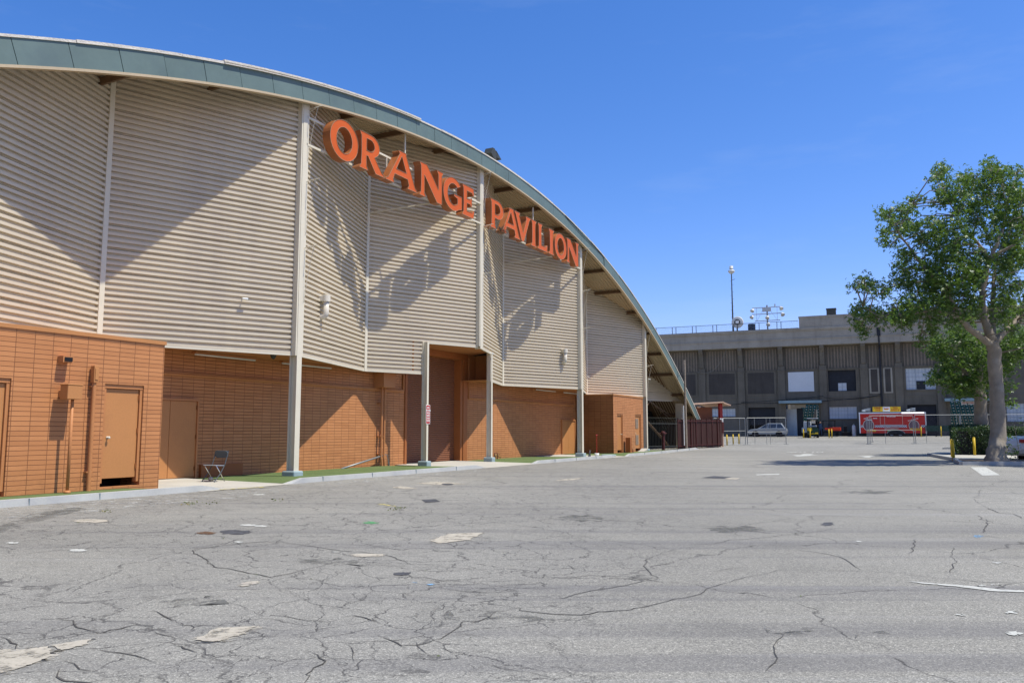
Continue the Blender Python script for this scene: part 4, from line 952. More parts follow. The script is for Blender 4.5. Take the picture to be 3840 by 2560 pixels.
# bits on the far apron
o = thing('mop_bucket', 'small white bucket by the far lean-to holding a red handled tool', 'bucket', W(23.05, -.7, .05), ROT)
b = MB(); b.lathe([(.1, 0), (.13, .17), (.12, .17), (.09, .02)], 16); b.build('bucket', K['white'], o, smooth=True)
b = MB(); b.tube([(0, 0, .05), (.05, .02, 1.15)], .02, 6); b.tube([(-.08, .02, 1.14), (.16, .02, 1.16)], .025, 6); b.build('handle', K['red'], o)
b = MB(); b.lathe([(.42, 0), (.42, .04), (.36, .06)], 20); tag(b.build('utility_cover', K['pedestal'], None, W(24.6, -.8, .05), ROT), 'round pale utility cover lying before the lean-to corner', 'cover')
b = MB(); b.tube([(-.1, 0, .02), (-.02, 0, .25), (.06, .02, .36)], [.07, .05, .03], 8); b.tube([(.02, 0, .02), (.0, .02, .2)], .05, 8)
tag(b.build('stand_pipe', K['darkpatch'], None, W(21.3, -1.0, .06), ROT), 'stubby dark ground tap on the apron near the blue column footing', 'tap')
o = thing('utility_pillar', 'square brown pillar box leaning boards beside the lean-to door', 'post', W(29.55, -.12, 0), ROT)
b = MB(); b.box(-.16, .16, -.3, .0, .02, 1.03); b.build('post', K['orange_dk'], o, bevel=.01)
for x in (.34, .52):
    b = MB(); b.bar((.22, -.16, .56), (x, -.28, .04), .05, .08); b.build('board', K['hutwall'], o)
b = MB(); b.box(.12, .34, -.26, -.1, .54, .6); b.build('cap', K['orange_dk'], o)
o = thing('rock_step', 'crumbling concrete step under the louvred lean-to door', 'step', W(32.2, -.25, 0), ROT)
b = MB(); b.prism([(-.5, 0), (-.42, .1), (.1, .18), (.5, .3), (.55, 0)], -.2, .2); b.build('slab', K['conc'], o, bevel=.03)
b = MB(); b.tube([(-.15, 0, 0), (-.15, 0, .3)], .02, 6); b.tube([(.15, 0, 0), (.15, 0, .3)], .02, 6); b.tube([(-.15, 0, .3), (.15, 0, .3)], .02, 6)
tag(b.build('pipe_hoop', K['maroon'], None, W(16.4, MW - .5, .04), ROT), 'low rusty pipe hoop by the block wall right of the roll-up door', 'pipe')
# ------------------------------------------------------------------ the old concrete grandstand
st = thing('grandstand', 'long grey concrete grandstand with bracketed parapet, blank panels and painted over windows', 'building', S(0, 0, 0), SROT)
Z0 = -1.0
PIL = [-15.6, -10.5, -5.4, -.4, 4.7, 9.75, 14.75, 19.72, 24.45, 28.3, 32.75, 37.9, 43, 48.1, 53.2, 58.3]
OPEN = [(10.5, 13.84, Z0, 4.43), (15.0, 19.05, Z0, 4.75), (20.3, 23.5, 6.33, 8.94), (29.05, 32.15, Z0, 4.54), (33.6, 37.2, Z0, 4.98),
        (20.28, 23.45, 2.94, 4.41), (5.55, 8.87, 3.3, 4.34), (29.05, 32.25, 6.36, 8.92), (39.3, 42.4, 2.5, 4.57), (44.2, 47.4, 2.5, 4.57), (44.2, 47.4, 6.36, 8.92)]
xs = sorted({-30., 62.} | {o[0] for o in OPEN} | {o[1] for o in OPEN}); zs = sorted({Z0, 9.1} | {o[2] for o in OPEN} | {o[3] for o in OPEN})
b = MB()
for x0, x1 in zip(xs, xs[1:]):
    for z0, z1 in zip(zs, zs[1:]):
        cx, cz = (x0 + x1) / 2, (z0 + z1) / 2
        if any(o[0] < cx < o[1] and o[2] < cz < o[3] for o in OPEN): continue
        b.quad((x0, 0, z0), (x1, 0, z0), (x1, 0, z1), (x0, 0, z1))
for o in OPEN:
    x0, x1, z0, z1 = o
    b.quad((x0, 0, z0), (x0, .5, z0), (x0, .5, z1), (x0, 0, z1)); b.quad((x1, .5, z0), (x1, 0, z0), (x1, 0, z1), (x1, .5, z1)); b.quad((x0, 0, z1), (x0, .5, z1), (x1, .5, z1), (x1, 0, z1)); b.quad((x0, 0, z0), (x1, 0, z0), (x1, .5, z0), (x0, .5, z0))
b.box(-30, 62, -.06, .3, 9.1, 9.22); b.box(-30, 62, .12, .6, 9.2, 12.3)
b.box(-30, 62, -.05, .0, 5.55, 5.68)
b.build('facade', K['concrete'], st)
b = MB()
for x0, x1 in zip(PIL, PIL[1:]):
    x = x0 + .62
    while x < x1 - .55: b.box(x, x + .16, .04, .12, 9.24, 11.9); x += .37
b.build('ribbed_band', K['stripe'], st)
for x in PIL:
    b = MB(); b.box(x - .42, x + .42, -.22, .0, Z0, 9.6); b.box(x - .5, x + .5, -.28, .0, 9.0, 9.12); b.build('pilaster', K['concrete'], st)
    b = MB(); b.prism([(0.1, 9.3), (-.25, 9.75), (-.3, 10.4), (-.5, 11.2), (-.95, 11.8), (-1.0, 12.1), (.1, 12.1)], -.26, .26, T=Matrix.Translation((x, 0, 0)) @ Matrix.Rotation(PI / 2, 4, 'Z')); b.build('corbel', K['concrete'], st)
b = MB()
b.box(-30, 62, -1.05, -.65, 12.1, 12.9); b.box(-30, 62, -1.12, -.6, 12.9, 13.02); b.box(-30, 62, -1.0, -.6, 13.02, 13.95); b.box(-30, 62, -1.1, -.6, 13.95, 14.1); b.box(-30, 62, -1.18, -.55, 14.1, 14.32)
b.box(-30, 62, -.65, 1.0, 12.1, 12.3); b.box(17.2, 62, -1.03, -.58, 14.32, 15.55); b.box(17.15, 62, -1.1, .5, 15.55, 15.78); b.box(17.2, 17.5, -1.0, 8, 14.3, 15.6)
b.box(17.9, 20.9, -1.06, -1.03, 14.55, 15.3)
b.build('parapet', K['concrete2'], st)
b = MB(); b.box(-30, 62, .6, 9, 12.0, 12.28); b.box(-30, 14.4, 6, 6.3, Z0, 12); b.box(19.6, 33, 6, 6.3, Z0, 12); b.box(38, 62, 6, 6.3, Z0, 12); b.box(-30, 62, .5, 6, 5.2, 5.4)
for x in (14.4, 19.6, 33.0, 37.8): b.box(x - .15, x + .15, .5, 12, Z0, 5.3)
b.build('inner_wall', K['concrete'], st)
for x0, x1 in ((-9.6, -6.3), (-4.5, -1.3), (.45, 3.8), (5.56, 8.91), (10.55, 13.82)):
    b = MB(); b.box(x0 - .25, x1 + .25, -.05, .0, 5.95, 9.05); b.box(x0, x1, -.065, -.05, 6.16, 8.9, 1); b.build('blank_panel', [K['concrete'], K['plaque']], st)
for x0, x1 in ((25.2, 25.95), (26.78, 27.4)):
    b = MB(); b.box(x0 - .2, x1 + .2, -.05, .0, 6.0, 9.05); b.box(x0, x1, -.065, -.05, 6.15, 8.95, 1); b.build('blank_panel', [K['concrete2'], K['plaque']], st)
b = MB(); b.box(15.55, 18.62, -.07, -.0, 6.38, 8.84); b.build('white_board', K['panelwhite'], st)
def glazing(x0, x1, z0, z1, nb, nr, nc, hole=None):
    """painted over steel window: nb lights, each nc by nr panes"""
    b = MB(); b.quad((x0, .2, z0), (x1, .2, z0), (x1, .2, z1), (x0, .2, z1)); w = b.build('window', K['winwhite'], st)
    b = MB(); wb = (x1 - x0) / nb
    for i in range(nb + 1): b.box(x0 + i * wb - .05, x0 + i * wb + .05, .12, .2, z0, z1)
    for i in range(nb):
        for j in range(1, nc): x = x0 + (i + j / nc) * wb; b.box(x - .015, x + .015, .16, .199, z0, z1)
    for j in range(nr + 1): z = z0 + (z1 - z0) * j / nr; b.box(x0, x1, .15, .198, z - .02, z + .02)
    b.build('mullions', K['mullion'], w)
    b = MB(); b.box(x0 - .1, x1 + .1, -.08, .1, z0 - .14, z0 - .002); b.build('sill', K['concrete'], w)
    if hole:
        b = MB(); b.box(hole[0], hole[1], .1, .14, hole[2], hole[3]); b.build('open_light', K['dark'], w)
glazing(20.28, 23.45, 2.94, 4.41, 3, 3, 3); glazing(5.55, 8.87, 3.3, 4.34, 3, 2, 3); glazing(39.3, 42.4, 2.5, 4.57, 3, 4, 3); glazing(44.2, 47.4, 2.5, 4.57, 3, 4, 3); glazing(44.2, 47.4, 6.36, 8.92, 3, 5, 3)
glazing(29.05, 32.25, 6.36, 8.92, 3, 5, 3, (30.15, 31.1, 6.4, 7.38))
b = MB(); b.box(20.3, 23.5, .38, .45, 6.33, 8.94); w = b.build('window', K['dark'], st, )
b = MB(); b.box(21.42, 22.38, .33, .37, 6.4, 7.35); b.build('pane', K['winwhite'], w)
b = MB(); b.box(21.86, 21.94, .3, .329, 6.4, 7.35); b.box(21.42, 22.38, .31, .328, 6.85, 6.9); b.build('mullions', K['mullion'], w)
for x0, x1, z1 in ((10.5, 13.84, 4.43), (29.05, 32.15, 4.54)):
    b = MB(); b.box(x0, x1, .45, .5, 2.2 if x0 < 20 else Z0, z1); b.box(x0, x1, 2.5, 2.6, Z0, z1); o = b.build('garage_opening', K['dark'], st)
b = MB(); b.tube([(26.3, -.2, 13.0), (26.3, -.2, Z0)], .1, 8); b.box(26.1, 26.5, -1.16, -1.05, 12.9, 13.9); b.tube([(26.3, -1.12, 12.9), (26.3, -1.1, 11.9), (26.3, -.2, 11.6)], .09, 8); b.build('drain_pipe', K['dark'], st)
for i, (x0, x1) in enumerate(((14.45, 19.5), (33.0, 38.3))):
    b = MB(); b.box(x0, x1, -1.5, .0, 4.88, 5.2); b.build('canopy', K['canopy'], st)
# what shows through the two passages: plain doors, a stair wall and the tiers beyond
b = MB(); b.box(15.1, 16.35, .8, .9, Z0, 4.2); b.box(15.85, 15.9, .76, .8, .6, 2.4); b.build('passage_door', K['pale'], st)
b = MB(); b.box(16.36, 17.1, .85, .95, Z0, 4.3); b.box(17.1, 19.05, 5.6, 5.7, Z0, 2.7); b.build('passage_dark_fill', K['dark'], st)  # added dark panels stand in for the unlit depth of the passage
b = MB(); b.box(16.25, 17.55, -.03, .03, 4.35, 4.75); b.build('header_board', K['concrete2'], st)
b = MB(); b.prism([(17.0, 1.9), (17.75, 4.4), (18.0, 4.4), (17.95, 2.8)], 12.2, 12.6); b.prism([(16.6, 1.0), (18.3, 2.6), (18.3, 2.35), (16.6, .7)], 12.1, 13); b.build('stair_wall', K['panelwhite'], st)
b = MB(); b.box(10, 42, 12.8, 12.95, Z0, 1.9)
for i in range(10): b.box(10, 42, 13 + i * .9, 13.9 + i * .9, Z0, 2.0 + i * .42)
b.build('seating_tier', K['concrete2'], st)
b = MB(); d = MB()
for i in range(10):
    for j in range(50):
        x = 12 + j * .56
        if 15 < x < 21 or 32.5 < x < 40: b.box(x, x + .46, 13.5 + i * .9, 13.6 + i * .9, 2.1 + i * .42, 2.62 + i * .42); d.box(x + .14, x + .32, 13.48 + i * .9, 13.5 + i * .9, 2.4 + i * .42, 2.5 + i * .42)
o = b.build('seat_row', K['teal'], st); tag(o, kind='stuff'); d.build('seat_mark', K['white'], o)
b = MB(); b.box(34.75, 36.15, -.13, -.08, 4.5, 4.87); o = b.build('notice_board', K['panelwhite'], st)
text_mesh('lettering', 'RESTROOMS', .26, K['signred'], o, Matrix.Translation((35.45, -.135, 4.685)), .002, xs=.8, bold=.004)
# sagging wires along the facade
b = MB()
def sag(a, c, h, n=14): a = Vector(a); c = Vector(c); return [a.lerp(c, i / n) - Vector((0, 0, h * 4 * (i / n) * (1 - i / n))) for i in range(n + 1)]
b.tube(sag((5, -.3, 4.9), (9.7, -.35, 4.95), .15), .025, 5); b.tube(sag((9.7, -.35, 5.0), (26.3, -.3, 5.7), .3), .025, 5); b.tube(sag((9.7, -.35, 5.1), (19.7, -.35, 5.75), .1), .025, 5)
b.tube(sag((19.7, -.35, 5.6), (26.3, -.35, 5.9), .45), .02, 5)
b.build('wire', K['black'], st)
# things standing on the roof
rl = thing('roof_railing', 'thin dark railing with pale mesh along the lower grandstand roof', 'railing', S(0, -.75, 14.32), SROT)
b = MB()
for z in (.98, .06): b.bar((-12, 0, z), (17.1, 0, z), .05, .05)
b.build('rail', K['speaker'], rl)
x = -12; i = 0
while x < 17.2:
    b = MB(); b.bar((x, 0, 0), (x, 0, 1.0), .07, .07); b.build('post', K['speaker'], rl); x += 2.2 if i % 2 == 0 else .5; i += 1
b = MB(); b.quad((-12, .03, .08), (17.1, .03, .08), (17.1, .03, .96), (-12, .03, .96)); b.build('mesh_screen', K['screen'], rl)
o = thing('siren_mast', 'tall thin mast topped by a white round siren on the grandstand roof', 'mast', S(8.95, -.4, 14.3), SROT)
b = MB(); b.tube([(0, 0, 0), (0, 0, 8.0)], [.11, .06], 8)
for i in range(14): q = .25 if i % 2 else -.25; b.tube([(0, 0, 1 + i * .48), (q, 0, 1 + i * .48)], .012, 5)
b.tube([(0, 0, 6.9), (.45, 0, 7.0)], .03, 5); b.build('pole', K['speaker'], o)
b = MB(); b.lathe([(.08, 7.7), (.30, 7.85), (.42, 8.0), (.44, 8.1), (.36, 8.22), (.16, 8.3), (.16, 8.38), (.28, 8.4), (.28, 8.5), (.2, 8.52), (.26, 8.75), (.1, 8.82)], 18); b.build('siren', K['bulb'], o, smooth=True)
o = thing('round_horn', 'round white drum speaker beside the foot of the mast', 'speaker', S(9.55, -.4, 15.55), SROT)
T = Matrix.Rotation(PI / 2, 4, 'X')
b = MB(); b.lathe([(.70, -.12), (.76, -.05), (.76, .12), (.7, .2), (.42, .24)], 24, 0, T); b.build('drum', K['bulb'], o, smooth=False)
b = MB(); b.lathe([(.36, .22), (.38, .3), (.3, .3)], 20, 0, T); b.build('ring', K['speaker'], o); b = MB(); b.box(-.2, .2, -.36, -.3, -.18, .18); b.build('plate', K['white'], o); b = MB(); b.bar((-.1, 0, -1.3), (-.1, 0, 0), .1, .1); b.build('post', K['speaker'], o)
b = MB(); b.prism(rrect(.85, .9, .16), -.4, .2); tag(b.build('roof_cabinet', K['black'], None, S(11.3, -.2, 14.8), SROT, bevel=.03), 'black rounded loudspeaker cabinet behind the roof railing', 'cabinet')
def rack(name, label, loc, sc_):
    o = thing(name, label, 'floodlight', loc, SROT)
    b = MB(); b.tube([(0, 0, 0), (0, 0, 4.6)], .1, 8); b.build('pole', K['metal'], o)
    b = MB()
    for z, w in ((4.3, 1.9), (3.45, 1.9), (2.55, 1.6)): b.bar((-w, 0, z), (w, 0, z), .07, .1)
    for x in (-1.35, 1.25): b.bar((x, 0, 2.55), (x, 0, 4.3), .04, .04)
    b.bar((-1.3, 0, 2.6), (-.5, 0, 4.1), .03, .03); b.bar((1.2, 0, 2.6), (.3, 0, 4.1), .03, .03); b.box(-.6, .5, -.12, .1, 3.75, 4.3); b.bar((1.0, 0, 4.3), (1.0, 0, 4.7), .14, .14); b.build('frame', K['pale'], o)
    for x, z, tx_ in ((-1.8, 4.0, .5), (-1.9, 3.15, .5), (1.75, 4.1, -.5), (1.9, 3.3, -.5), (.05, 3.0, .2), (.15, 2.1, .3)):
        T = Matrix.Translation((x, -.15, z)) @ Matrix.Rotation(tx_, 4, 'Y') @ Matrix.Rotation(2.6, 4, 'X') @ Matrix.Scale(.72, 4)
        b = MB(); b.lathe([(.1, -.3), (.2, -.22), (.34, .1), (.38, .3), (.36, .3)], 14, 0, T); b.build('lamp_shade', K['bulb'], o, smooth=True)
    o.scale = (sc_,) * 3
rack('light_rack', 'white floodlight rack rising above the roof railing', S(13.15, 1.0, 13.2), 1.0)
rack('light_rack', 'distant white floodlight rack seen between the big tree branches', S(50, 25, 8), 2.6)
b = MB(); b.box(-.55, .55, -.5, .5, 0, 1.0); b.box(-.6, .6, -.55, .55, 1.0, 1.12); b.box(-.45, -.1, -.52, -.5, .15, .85); tag(b.build('roof_vent_unit', K['speaker'], None, S(21, .2, 15.6), SROT), 'dark boxy ventilator on the higher grandstand roof', 'ventilator')
# the slack wire from the near pole
# ------------------------------------------------------------------ barred gate, sheeted fence and hut
def gnd_at(x, y): return Vector((x, y, G(x, y)))
g0 = Vector((9.33, 57.3)); g1 = Vector((12.0, 59.45))
o = thing('barred_gate', 'tall steel barred gate with bent over tops beside the last column', 'gate', gnd_at(*g0), math.atan2(g1.y - g0.y, g1.x - g0.x)); Lg = (g1 - g0).length
b = MB()
for z in (.3, 1.9): b.bar((0, 0, z), (Lg, 0, z), .04, .05)
b.build('rail', K['speaker'], o)
x = .05
while x < Lg:
    b = MB(); b.tube([(x, 0, .05), (x, 0, 2.1), (x, -.06, 2.25), (x, -.2, 2.33), (x, -.32, 2.26)], .012, 5); b.build('bar', K['speaker'], o); x += .16
o = thing('sheeted_fence', 'brown mesh fence backed with dark sheeting between the gate and hut', 'fence', gnd_at(12.05, 59.5), 0)
P = [Vector((0, 0)), Vector((1.3, 1.55)), Vector((2.0, 3.0)), Vector((4.2, 5.2)), Vector((5.0, 6.9))]
for i, (a, c) in enumerate(zip(P, P[1:])):
    d = c - a; q = Vector((-d.y, d.x)).normalized() * .04; za = G(12.05 + a.x, 59.5 + a.y) - G(12.05, 59.5); zc_ = G(12.05 + c.x, 59.5 + c.y) - G(12.05, 59.5)
    b = MB(); b.quad((a.x + q.x, a.y + q.y, za + .08), (c.x + q.x, c.y + q.y, zc_ + .08), (c.x + q.x, c.y + q.y, zc_ + 2.2), (a.x + q.x, a.y + q.y, za + 2.2)); b.build('sheet', K['brownfence'], o)
    b = MB()
    for z in (.25, 2.05): b.bar((a.x, a.y, za + z), (c.x, c.y, zc_ + z), .045, .045)
    b.build('rail', K['maroon'], o)
    n = max(1, int(d.length / .75))
    for j in range(n + (i == 3)):
        p = a.lerp(c, j / n); z = za + (zc_ - za) * j / n
        b = MB(); b.tube([(p.x, p.y, z), (p.x, p.y, z + 2.32)], .04 if j == 0 else .025, 6); b.build('post', K['maroon'], o)
o = thing('hut', 'little reddish brown hut with a thin shed roof behind the brown fence', 'hut', gnd_at(16.5, 66.6), math.radians(20)); z = 0
b = MB(); b.box(-3.0, .0, .3, 3.0, -.3, 3.2); b.build('wall', K['hutwall'], o)
b = MB(); b.prism([(-3.6, 3.25), (.6, 3.55), (.6, 3.65), (-3.6, 3.36)], -.45, 3.2); b.prism([(.6, 3.5), (1.3, 3.3), (1.3, 3.38), (.6, 3.62)], -.45, 3.2); b.build('roof', K['hutroof'], o)
b = MB(); b.box(.45, .72, -.1, .15, 1.6, 3.5); b.box(.44, .73, -.12, .16, -.2, 1.6, 1); b.build('post', [K['red'], K['hutroof']], o)
b = MB(); b.box(.38, .72, -.15, -.125, 2.0, 2.3); b.build('notice', K['white'], o)
b = MB(); b.box(.3, .74, -.2, .18, 1.1, 1.95); b.build('meter_box', K['maroon'], o)
b = MB(); b.lathe([(.16, 3.25), (.14, 3.15), (.05, 3.1)], 14, 0, Matrix.Translation((-1.6, -.2, 0))); b.build('lamp', K['hutroof'], o, smooth=True)
o = thing('utility_pole', 'slim weathered wooden pole with a slack wire in front of the green arch', 'pole', gnd_at(12.75, 60.0))
b = MB(); b.tube([(0, 0, -.2), (0.0, 0, 6.55)], [.09, .07], 8); b.build('pole', K['woodgrey'], o)
b = MB(); b.tube([(-.16, -.05, .3), (-.16, -.05, 3.2)], .035, 6); b.build('conduit', K['white'], o)
e = S(8.9, -1.2, 14.2) - gnd_at(12.75, 60.0)
b = MB(); b.tube(sag((0, 0, 6.4), e, 2.6, 24), .008, 5); b.build('wire', K['speaker'], o)
o = thing('hydrant_pipe', 'maroon standpipe with a capped head on the far kerb strip', 'standpipe', gnd_at(10.55, 57.2))
b = MB(); b.tube([(0, 0, 0), (0, 0, 1.15)], .11, 12); b.lathe([(.14, 0), (.14, .05), (.12, .06)], 12); b.build('pipe', K['maroon'], o)
b = MB(); b.lathe([(.15, 1.12), (.17, 1.2), (.15, 1.3), (.06, 1.36)], 12); b.tube([(-.24, 0, 1.2), (.24, 0, 1.2)], .05, 8); b.build('cap', K['maroon'], o)
# ------------------------------------------------------------------ yellow bollards
def bollard(): 
    o = thing('bollard', '', 'bollard')
    b = MB(); b.tube([(0, 0, -.1), (0, 0, .93)], .058, 12); b.lathe([(.058, .93), (.05, .96), (.02, .975)], 12); b.build('post', K['yellow'], o, smooth=True); return o
BL = [((20.95, 39.0), 'yellow bollard nearest the camera at the island kerb', 1.02, 0), ((21.75, 40.6), 'yellow bollard half hidden just behind the nearest one', 1.02, 0), ((24.95, 44.3), 'yellow bollard standing alone in front of the clipped hedge', 1.1, 0),
      ((18.4, 70.2), 'leftmost yellow bollard beside the hut post', .95, 1), ((19.2, 71.2), 'middle yellow bollard of three by the hut', .95, 1), ((20.2, 73.0), 'rightmost yellow bollard of three by the hut', .95, 1),
      ((32.95, 92.6), 'yellow bollard left of the forklift', 1.05, 2), ((33.55, 92.2), 'yellow bollard directly before the forklift', 1.05, 2), ((35.4, 91.5), 'yellow bollard just right of the forklift', 1.05, 2), ((35.75, 91.6), 'yellow bollard between forklift and orange bed cart', 1.05, 2),
      ((46.2, 92.5), 'yellow bollard in front of the red trailer rear end', 1.2, 3), ((48.4, 92.4), 'yellow bollard right of the red trailer behind the fence', 1.2, 3)]
GR = ['bollards round the planted island', 'bollards beside the hut', 'bollards before the grandstand passage', 'bollards by the food trailer']
proto = None
for (x, y), lb, h, g in BL:
    if proto is None: o = proto = bollard(); 
    else: o = dup(proto, (0, 0, 0))
    o.location = gnd_at(x, y); o.scale = (1, 1, h); o['label'] = lb; o['group'] = GR[g]
    if g == 0: o.location.z += .02; o.scale = (1.15, 1.15, h)
# ------------------------------------------------------------------ chain link panels
def panel(a, c, h, label, mids=(), midrail=None, low=True, grp='chain link fence panels across the lot'):
    a = Vector(a); c = Vector(c); d = c - a; L = d.length
    o = thing('chain_link_panel', label, 'fence', gnd_at(*a), math.atan2(d.y, d.x), grp)
    dz = G(*c) - G(*a)
    b = MB(); b.quad((0, .01, .06), (L, .01, dz + .06), (L, .01, dz + h), (0, .01, h)); b.build('mesh', K['chain'], o)
    for x in (0, L):
        b = MB(); b.tube([(x, 0, dz * x / L), (x, 0, dz * x / L + h + .02)], .03, 6); b.box(x - .2, x + .2, -.12, .12, dz * x / L, dz * x / L + .03); b.build('post', K['metal'], o)
    b = MB(); b.tube([(0, 0, h), (L, 0, h + dz)], .026, 6)
    if low: b.tube([(0, 0, .06), (L, 0, dz + .06)], .02, 6)
    if midrail: b.tube([(0, 0, midrail), (L, 0, dz + midrail)], .02, 6)
    for x in mids: b.tube([(x, 0, dz * x / L), (x, 0, dz * x / L + h)], .018, 6)
    b.build('frame', K['metal'], o)
panel((20.5, 71.4), (24.0, 71.8), 2.32, 'wide chain link gate panel standing before the silver estate car', (.68, 1.75, 2.1), 1.1)
panel((17.35, 70.4), (20.3, 71.3), 2.3, 'chain link panel between the hut bollards and the wide gate panel', (2.55,), 1.2)
panel((31.1, 71.2), (35.1, 71.6), 2.45, 'chain link panel in front of the left half of the red trailer', (1.4,), 1.2)
panel((30.9, 71.3), (33.6, 76.5), 2.3, 'chain link panel angled back behind the trailer front panel', (1.5,), 1.2)
panel((35.25, 71.6), (39.4, 72.0), 2.5, 'chain link panel right of the red trailer up to the hedge', (1.0, 3.9))
panel((39.5, 72.0), (46.0, 72.6), 2.5, 'chain link panel behind the clipped hedge and big trunk', (3.0,))
panel((46.1, 72.6), (53, 73.2), 2.5, 'chain link panel behind the white car', (3.4,))
# ------------------------------------------------------------------ vehicles
def wheel(parent, x, y, r, w, rim, hub=True, spokes=0):
    T = Matrix.Translation((x, y, r)) @ Matrix.Rotation(PI / 2, 4, 'X')
    b = MB(); b.lathe([(r * .62, -w / 2), (r * .93, -w / 2), (r, -w * .32), (r, w * .32), (r * .93, w / 2), (r * .62, w / 2)], 24, 0, T, cap=False); t = b.build('wheel', K['rubber'], parent, smooth=False)
    b = MB(); b.lathe([(r * .63, -w * .42), (r * .6, -w * .30), (r * .3, -w * .22), (r * .3, .2 * w), (r * .63, w * .42)], 24, 0, T); b.lathe([(r * .63, w * .42), (r * .6, w * .30), (r * .3, w * .26), (0.001, w * .26)], 24, 0, T); b.build('rim', rim, t)
    b = MB()
    for q in (-1, 1): b.lathe([(r * .28, q * w * .24), (r * .24, q * w * .36), (r * .1, q * w * .4), (.001, q * w * .4)], 16, 0, T, cap=False)
    b.build('hub_cap', K['steel'], t, smooth=True)
def car(name, label, loc, rot, body, low, roof, wind, wheels, W2, k, rim, extra=None):
    """low: side outline of the lower body; roof: stations (x, z, halfwidth) of the glasshouse, base and top"""
    o = thing(name, label, 'car', loc, rot)
    n = len(low); b = MB()
    # crown the sides: three rings across the width
    rings = [(-W2, .93, .0), (-W2 * .965, 1.0, 1), (0, 1.0, 1), (W2 * .965, 1.0, 1), (W2, .93, 0)]
    zc = .62; xc = sum(p[0] for p in low) / n
    vs = []
    for y, s, _ in rings:
        for x, z in low: vs.append((xc + (x - xc) * (s if _ == 0 else 1), y, zc + (z - zc) * (s if _ == 0 else 1)))
    fs = [(r * n + i, (r + 1) * n + i, (r + 1) * n + (i + 1) % n, r * n + (i + 1) % n) for r in range(4) for i in range(n)]
    b.add(vs, fs)
    loops = [Vector((x, z, 0)) for x, z in low]
    for t in tessellate_polygon([loops]): b.add([vs[i] for i in t], [(0, 1, 2)]); b.add([vs[4 * n + i] for i in t], [(2, 1, 0)])
    bo = b.build('body', body, o, bevel=.03, seg=2)
    for p in bo.data.polygons: p.use_smooth = False
    b = MB(); (bx0, bz0), (tx0, tz), (tx1, _), (bx1, bz1) = roof
    wb, wt = W2 * .93, W2 * .74
    B0 = [(bx0, -wb, bz0), (bx1, -wb, bz1), (bx1, wb, bz1), (bx0, wb, bz0)]; T0 = [(tx0, -wt, tz), (tx1, -wt, tz), (tx1, wt, tz), (tx0, wt, tz)]
    b.add(B0 + T0, [(4, 5, 6, 7), (0, 1, 5, 4), (1, 2, 6, 5), (2, 3, 7, 6), (3, 0, 4, 7)])
    b.build('cabin', body, o, bevel=.09, seg=3)
    def onside(x, f, s): # point on the raked side, f up from belt
        zb = bz0 + (bz1 - bz0) * (x - bx0) / (bx1 - bx0)
        return (x, s * (wb + (wt - wb) * f + .006), zb + (tz - zb) * f)
    for s in (-1, 1):
        for q in wind:
            pts = [onside(x, f, s) for x, f in q]
            b = MB(); b.add(pts, [tuple(range(len(pts)))]); b.build('side_window', k, o)
    for (xb, zb), (xt, zt), sg_ in (((bx0, bz0), (tx0, tz), -1), ((bx1, bz1), (tx1, tz), 1)):
        f0, f1 = .1, .88; b = MB()
        p = lambda f, y: (xb + (xt - xb) * f + sg_ * .012, y * (wb + (wt - wb) * f) * .88, zb + (zt - zb) * f + .012)
        b.quad(p(f0, -1), p(f0, 1), p(f1, 1), p(f1, -1)); b.build('windscreen', k, o)
    for x in wheels:
        for s in (-1, 1):
            b = MB(); T = Matrix.Translation((x, s * (W2 - .01), .34)) @ Matrix.Rotation(PI / 2, 4, 'X')
            b.lathe([(.40, -.02), (.40, .02)], 22, 0, T); b.build('wheel_arch', K['black'], o)
            wheel(o, x, s * (W2 - .09), .335, .22, rim)
    return o
sed = car('parked_sedan', 'white sedan with black steel wheels parked behind the big tree trunk', gnd_at(25.6, 37.9) + Vector((0, 0, .0)), math.radians(4), K['carwhite'],
    [(-2.62, .42), (-2.66, .62), (-2.56, .98), (-2.5, 1.12), (-1.75, 1.2), (-1.2, 1.16), (.8, 1.06), (1.9, .95), (2.35, .8), (2.45, .5), (2.4, .3), (-2.5, .3)],
    [(-1.95, 1.16), (-.95, 1.58), (.1, 1.58), (1.05, 1.03)], [[(-1.35, .12), (-.35, .1), (-.35, .84), (-.85, .84), (-1.2, .55)], [(-.28, .1), (.78, .1), (.15, .84), (-.28, .84)]], (-1.35, 1.5), .94, K['glass'], K['black'])
b = MB(); b.box(-2.69, -2.5, -.6, .6, .55, .78); b.build('bumper', K['trailwhite'], sed); 
for y in (-1, 1):
    b = MB(); b.box(-2.66, -2.5, y * .7 - .16, y * .7 + .16, .9, 1.05); b.build('tail_light', K['signred'], sed)
b = MB(); b.bar((-.32, -.95, .4), (-.32, -.95, 1.1), .012, .012); b.bar((-1.05, -.95, .75), (-.95, -.945, 1.12), .012, .012); b.build('door_seam', K['black'], sed)
p = S(13.3, -3.6); suv = car('parked_estate', 'silver estate car parked in shade by the dark garage opening', Vector((p.x, p.y, G(p.x, p.y))), SROT + PI, K['carsilver'],
    [(-2.25, .45), (-2.3, .7), (-2.2, 1.02), (-.6, 1.05), (.9, 1.02), (1.9, .92), (2.25, .78), (2.3, .5), (2.2, .3), (-2.2, .3)],
    [(-2.15, 1.02), (-1.7, 1.66), (-.1, 1.68), (1.15, 1.0)], [[(-1.95, .1), (-1.15, .1), (-1.2, .86), (-1.6, .86)], [(-1.05, .1), (-.15, .1), (-.2, .86), (-1.1, .86)], [(-.05, .1), (.8, .1), (.05, .86), (-.1, .86)]], (-1.4, 1.4), .88, K['glass'], K['metal'])
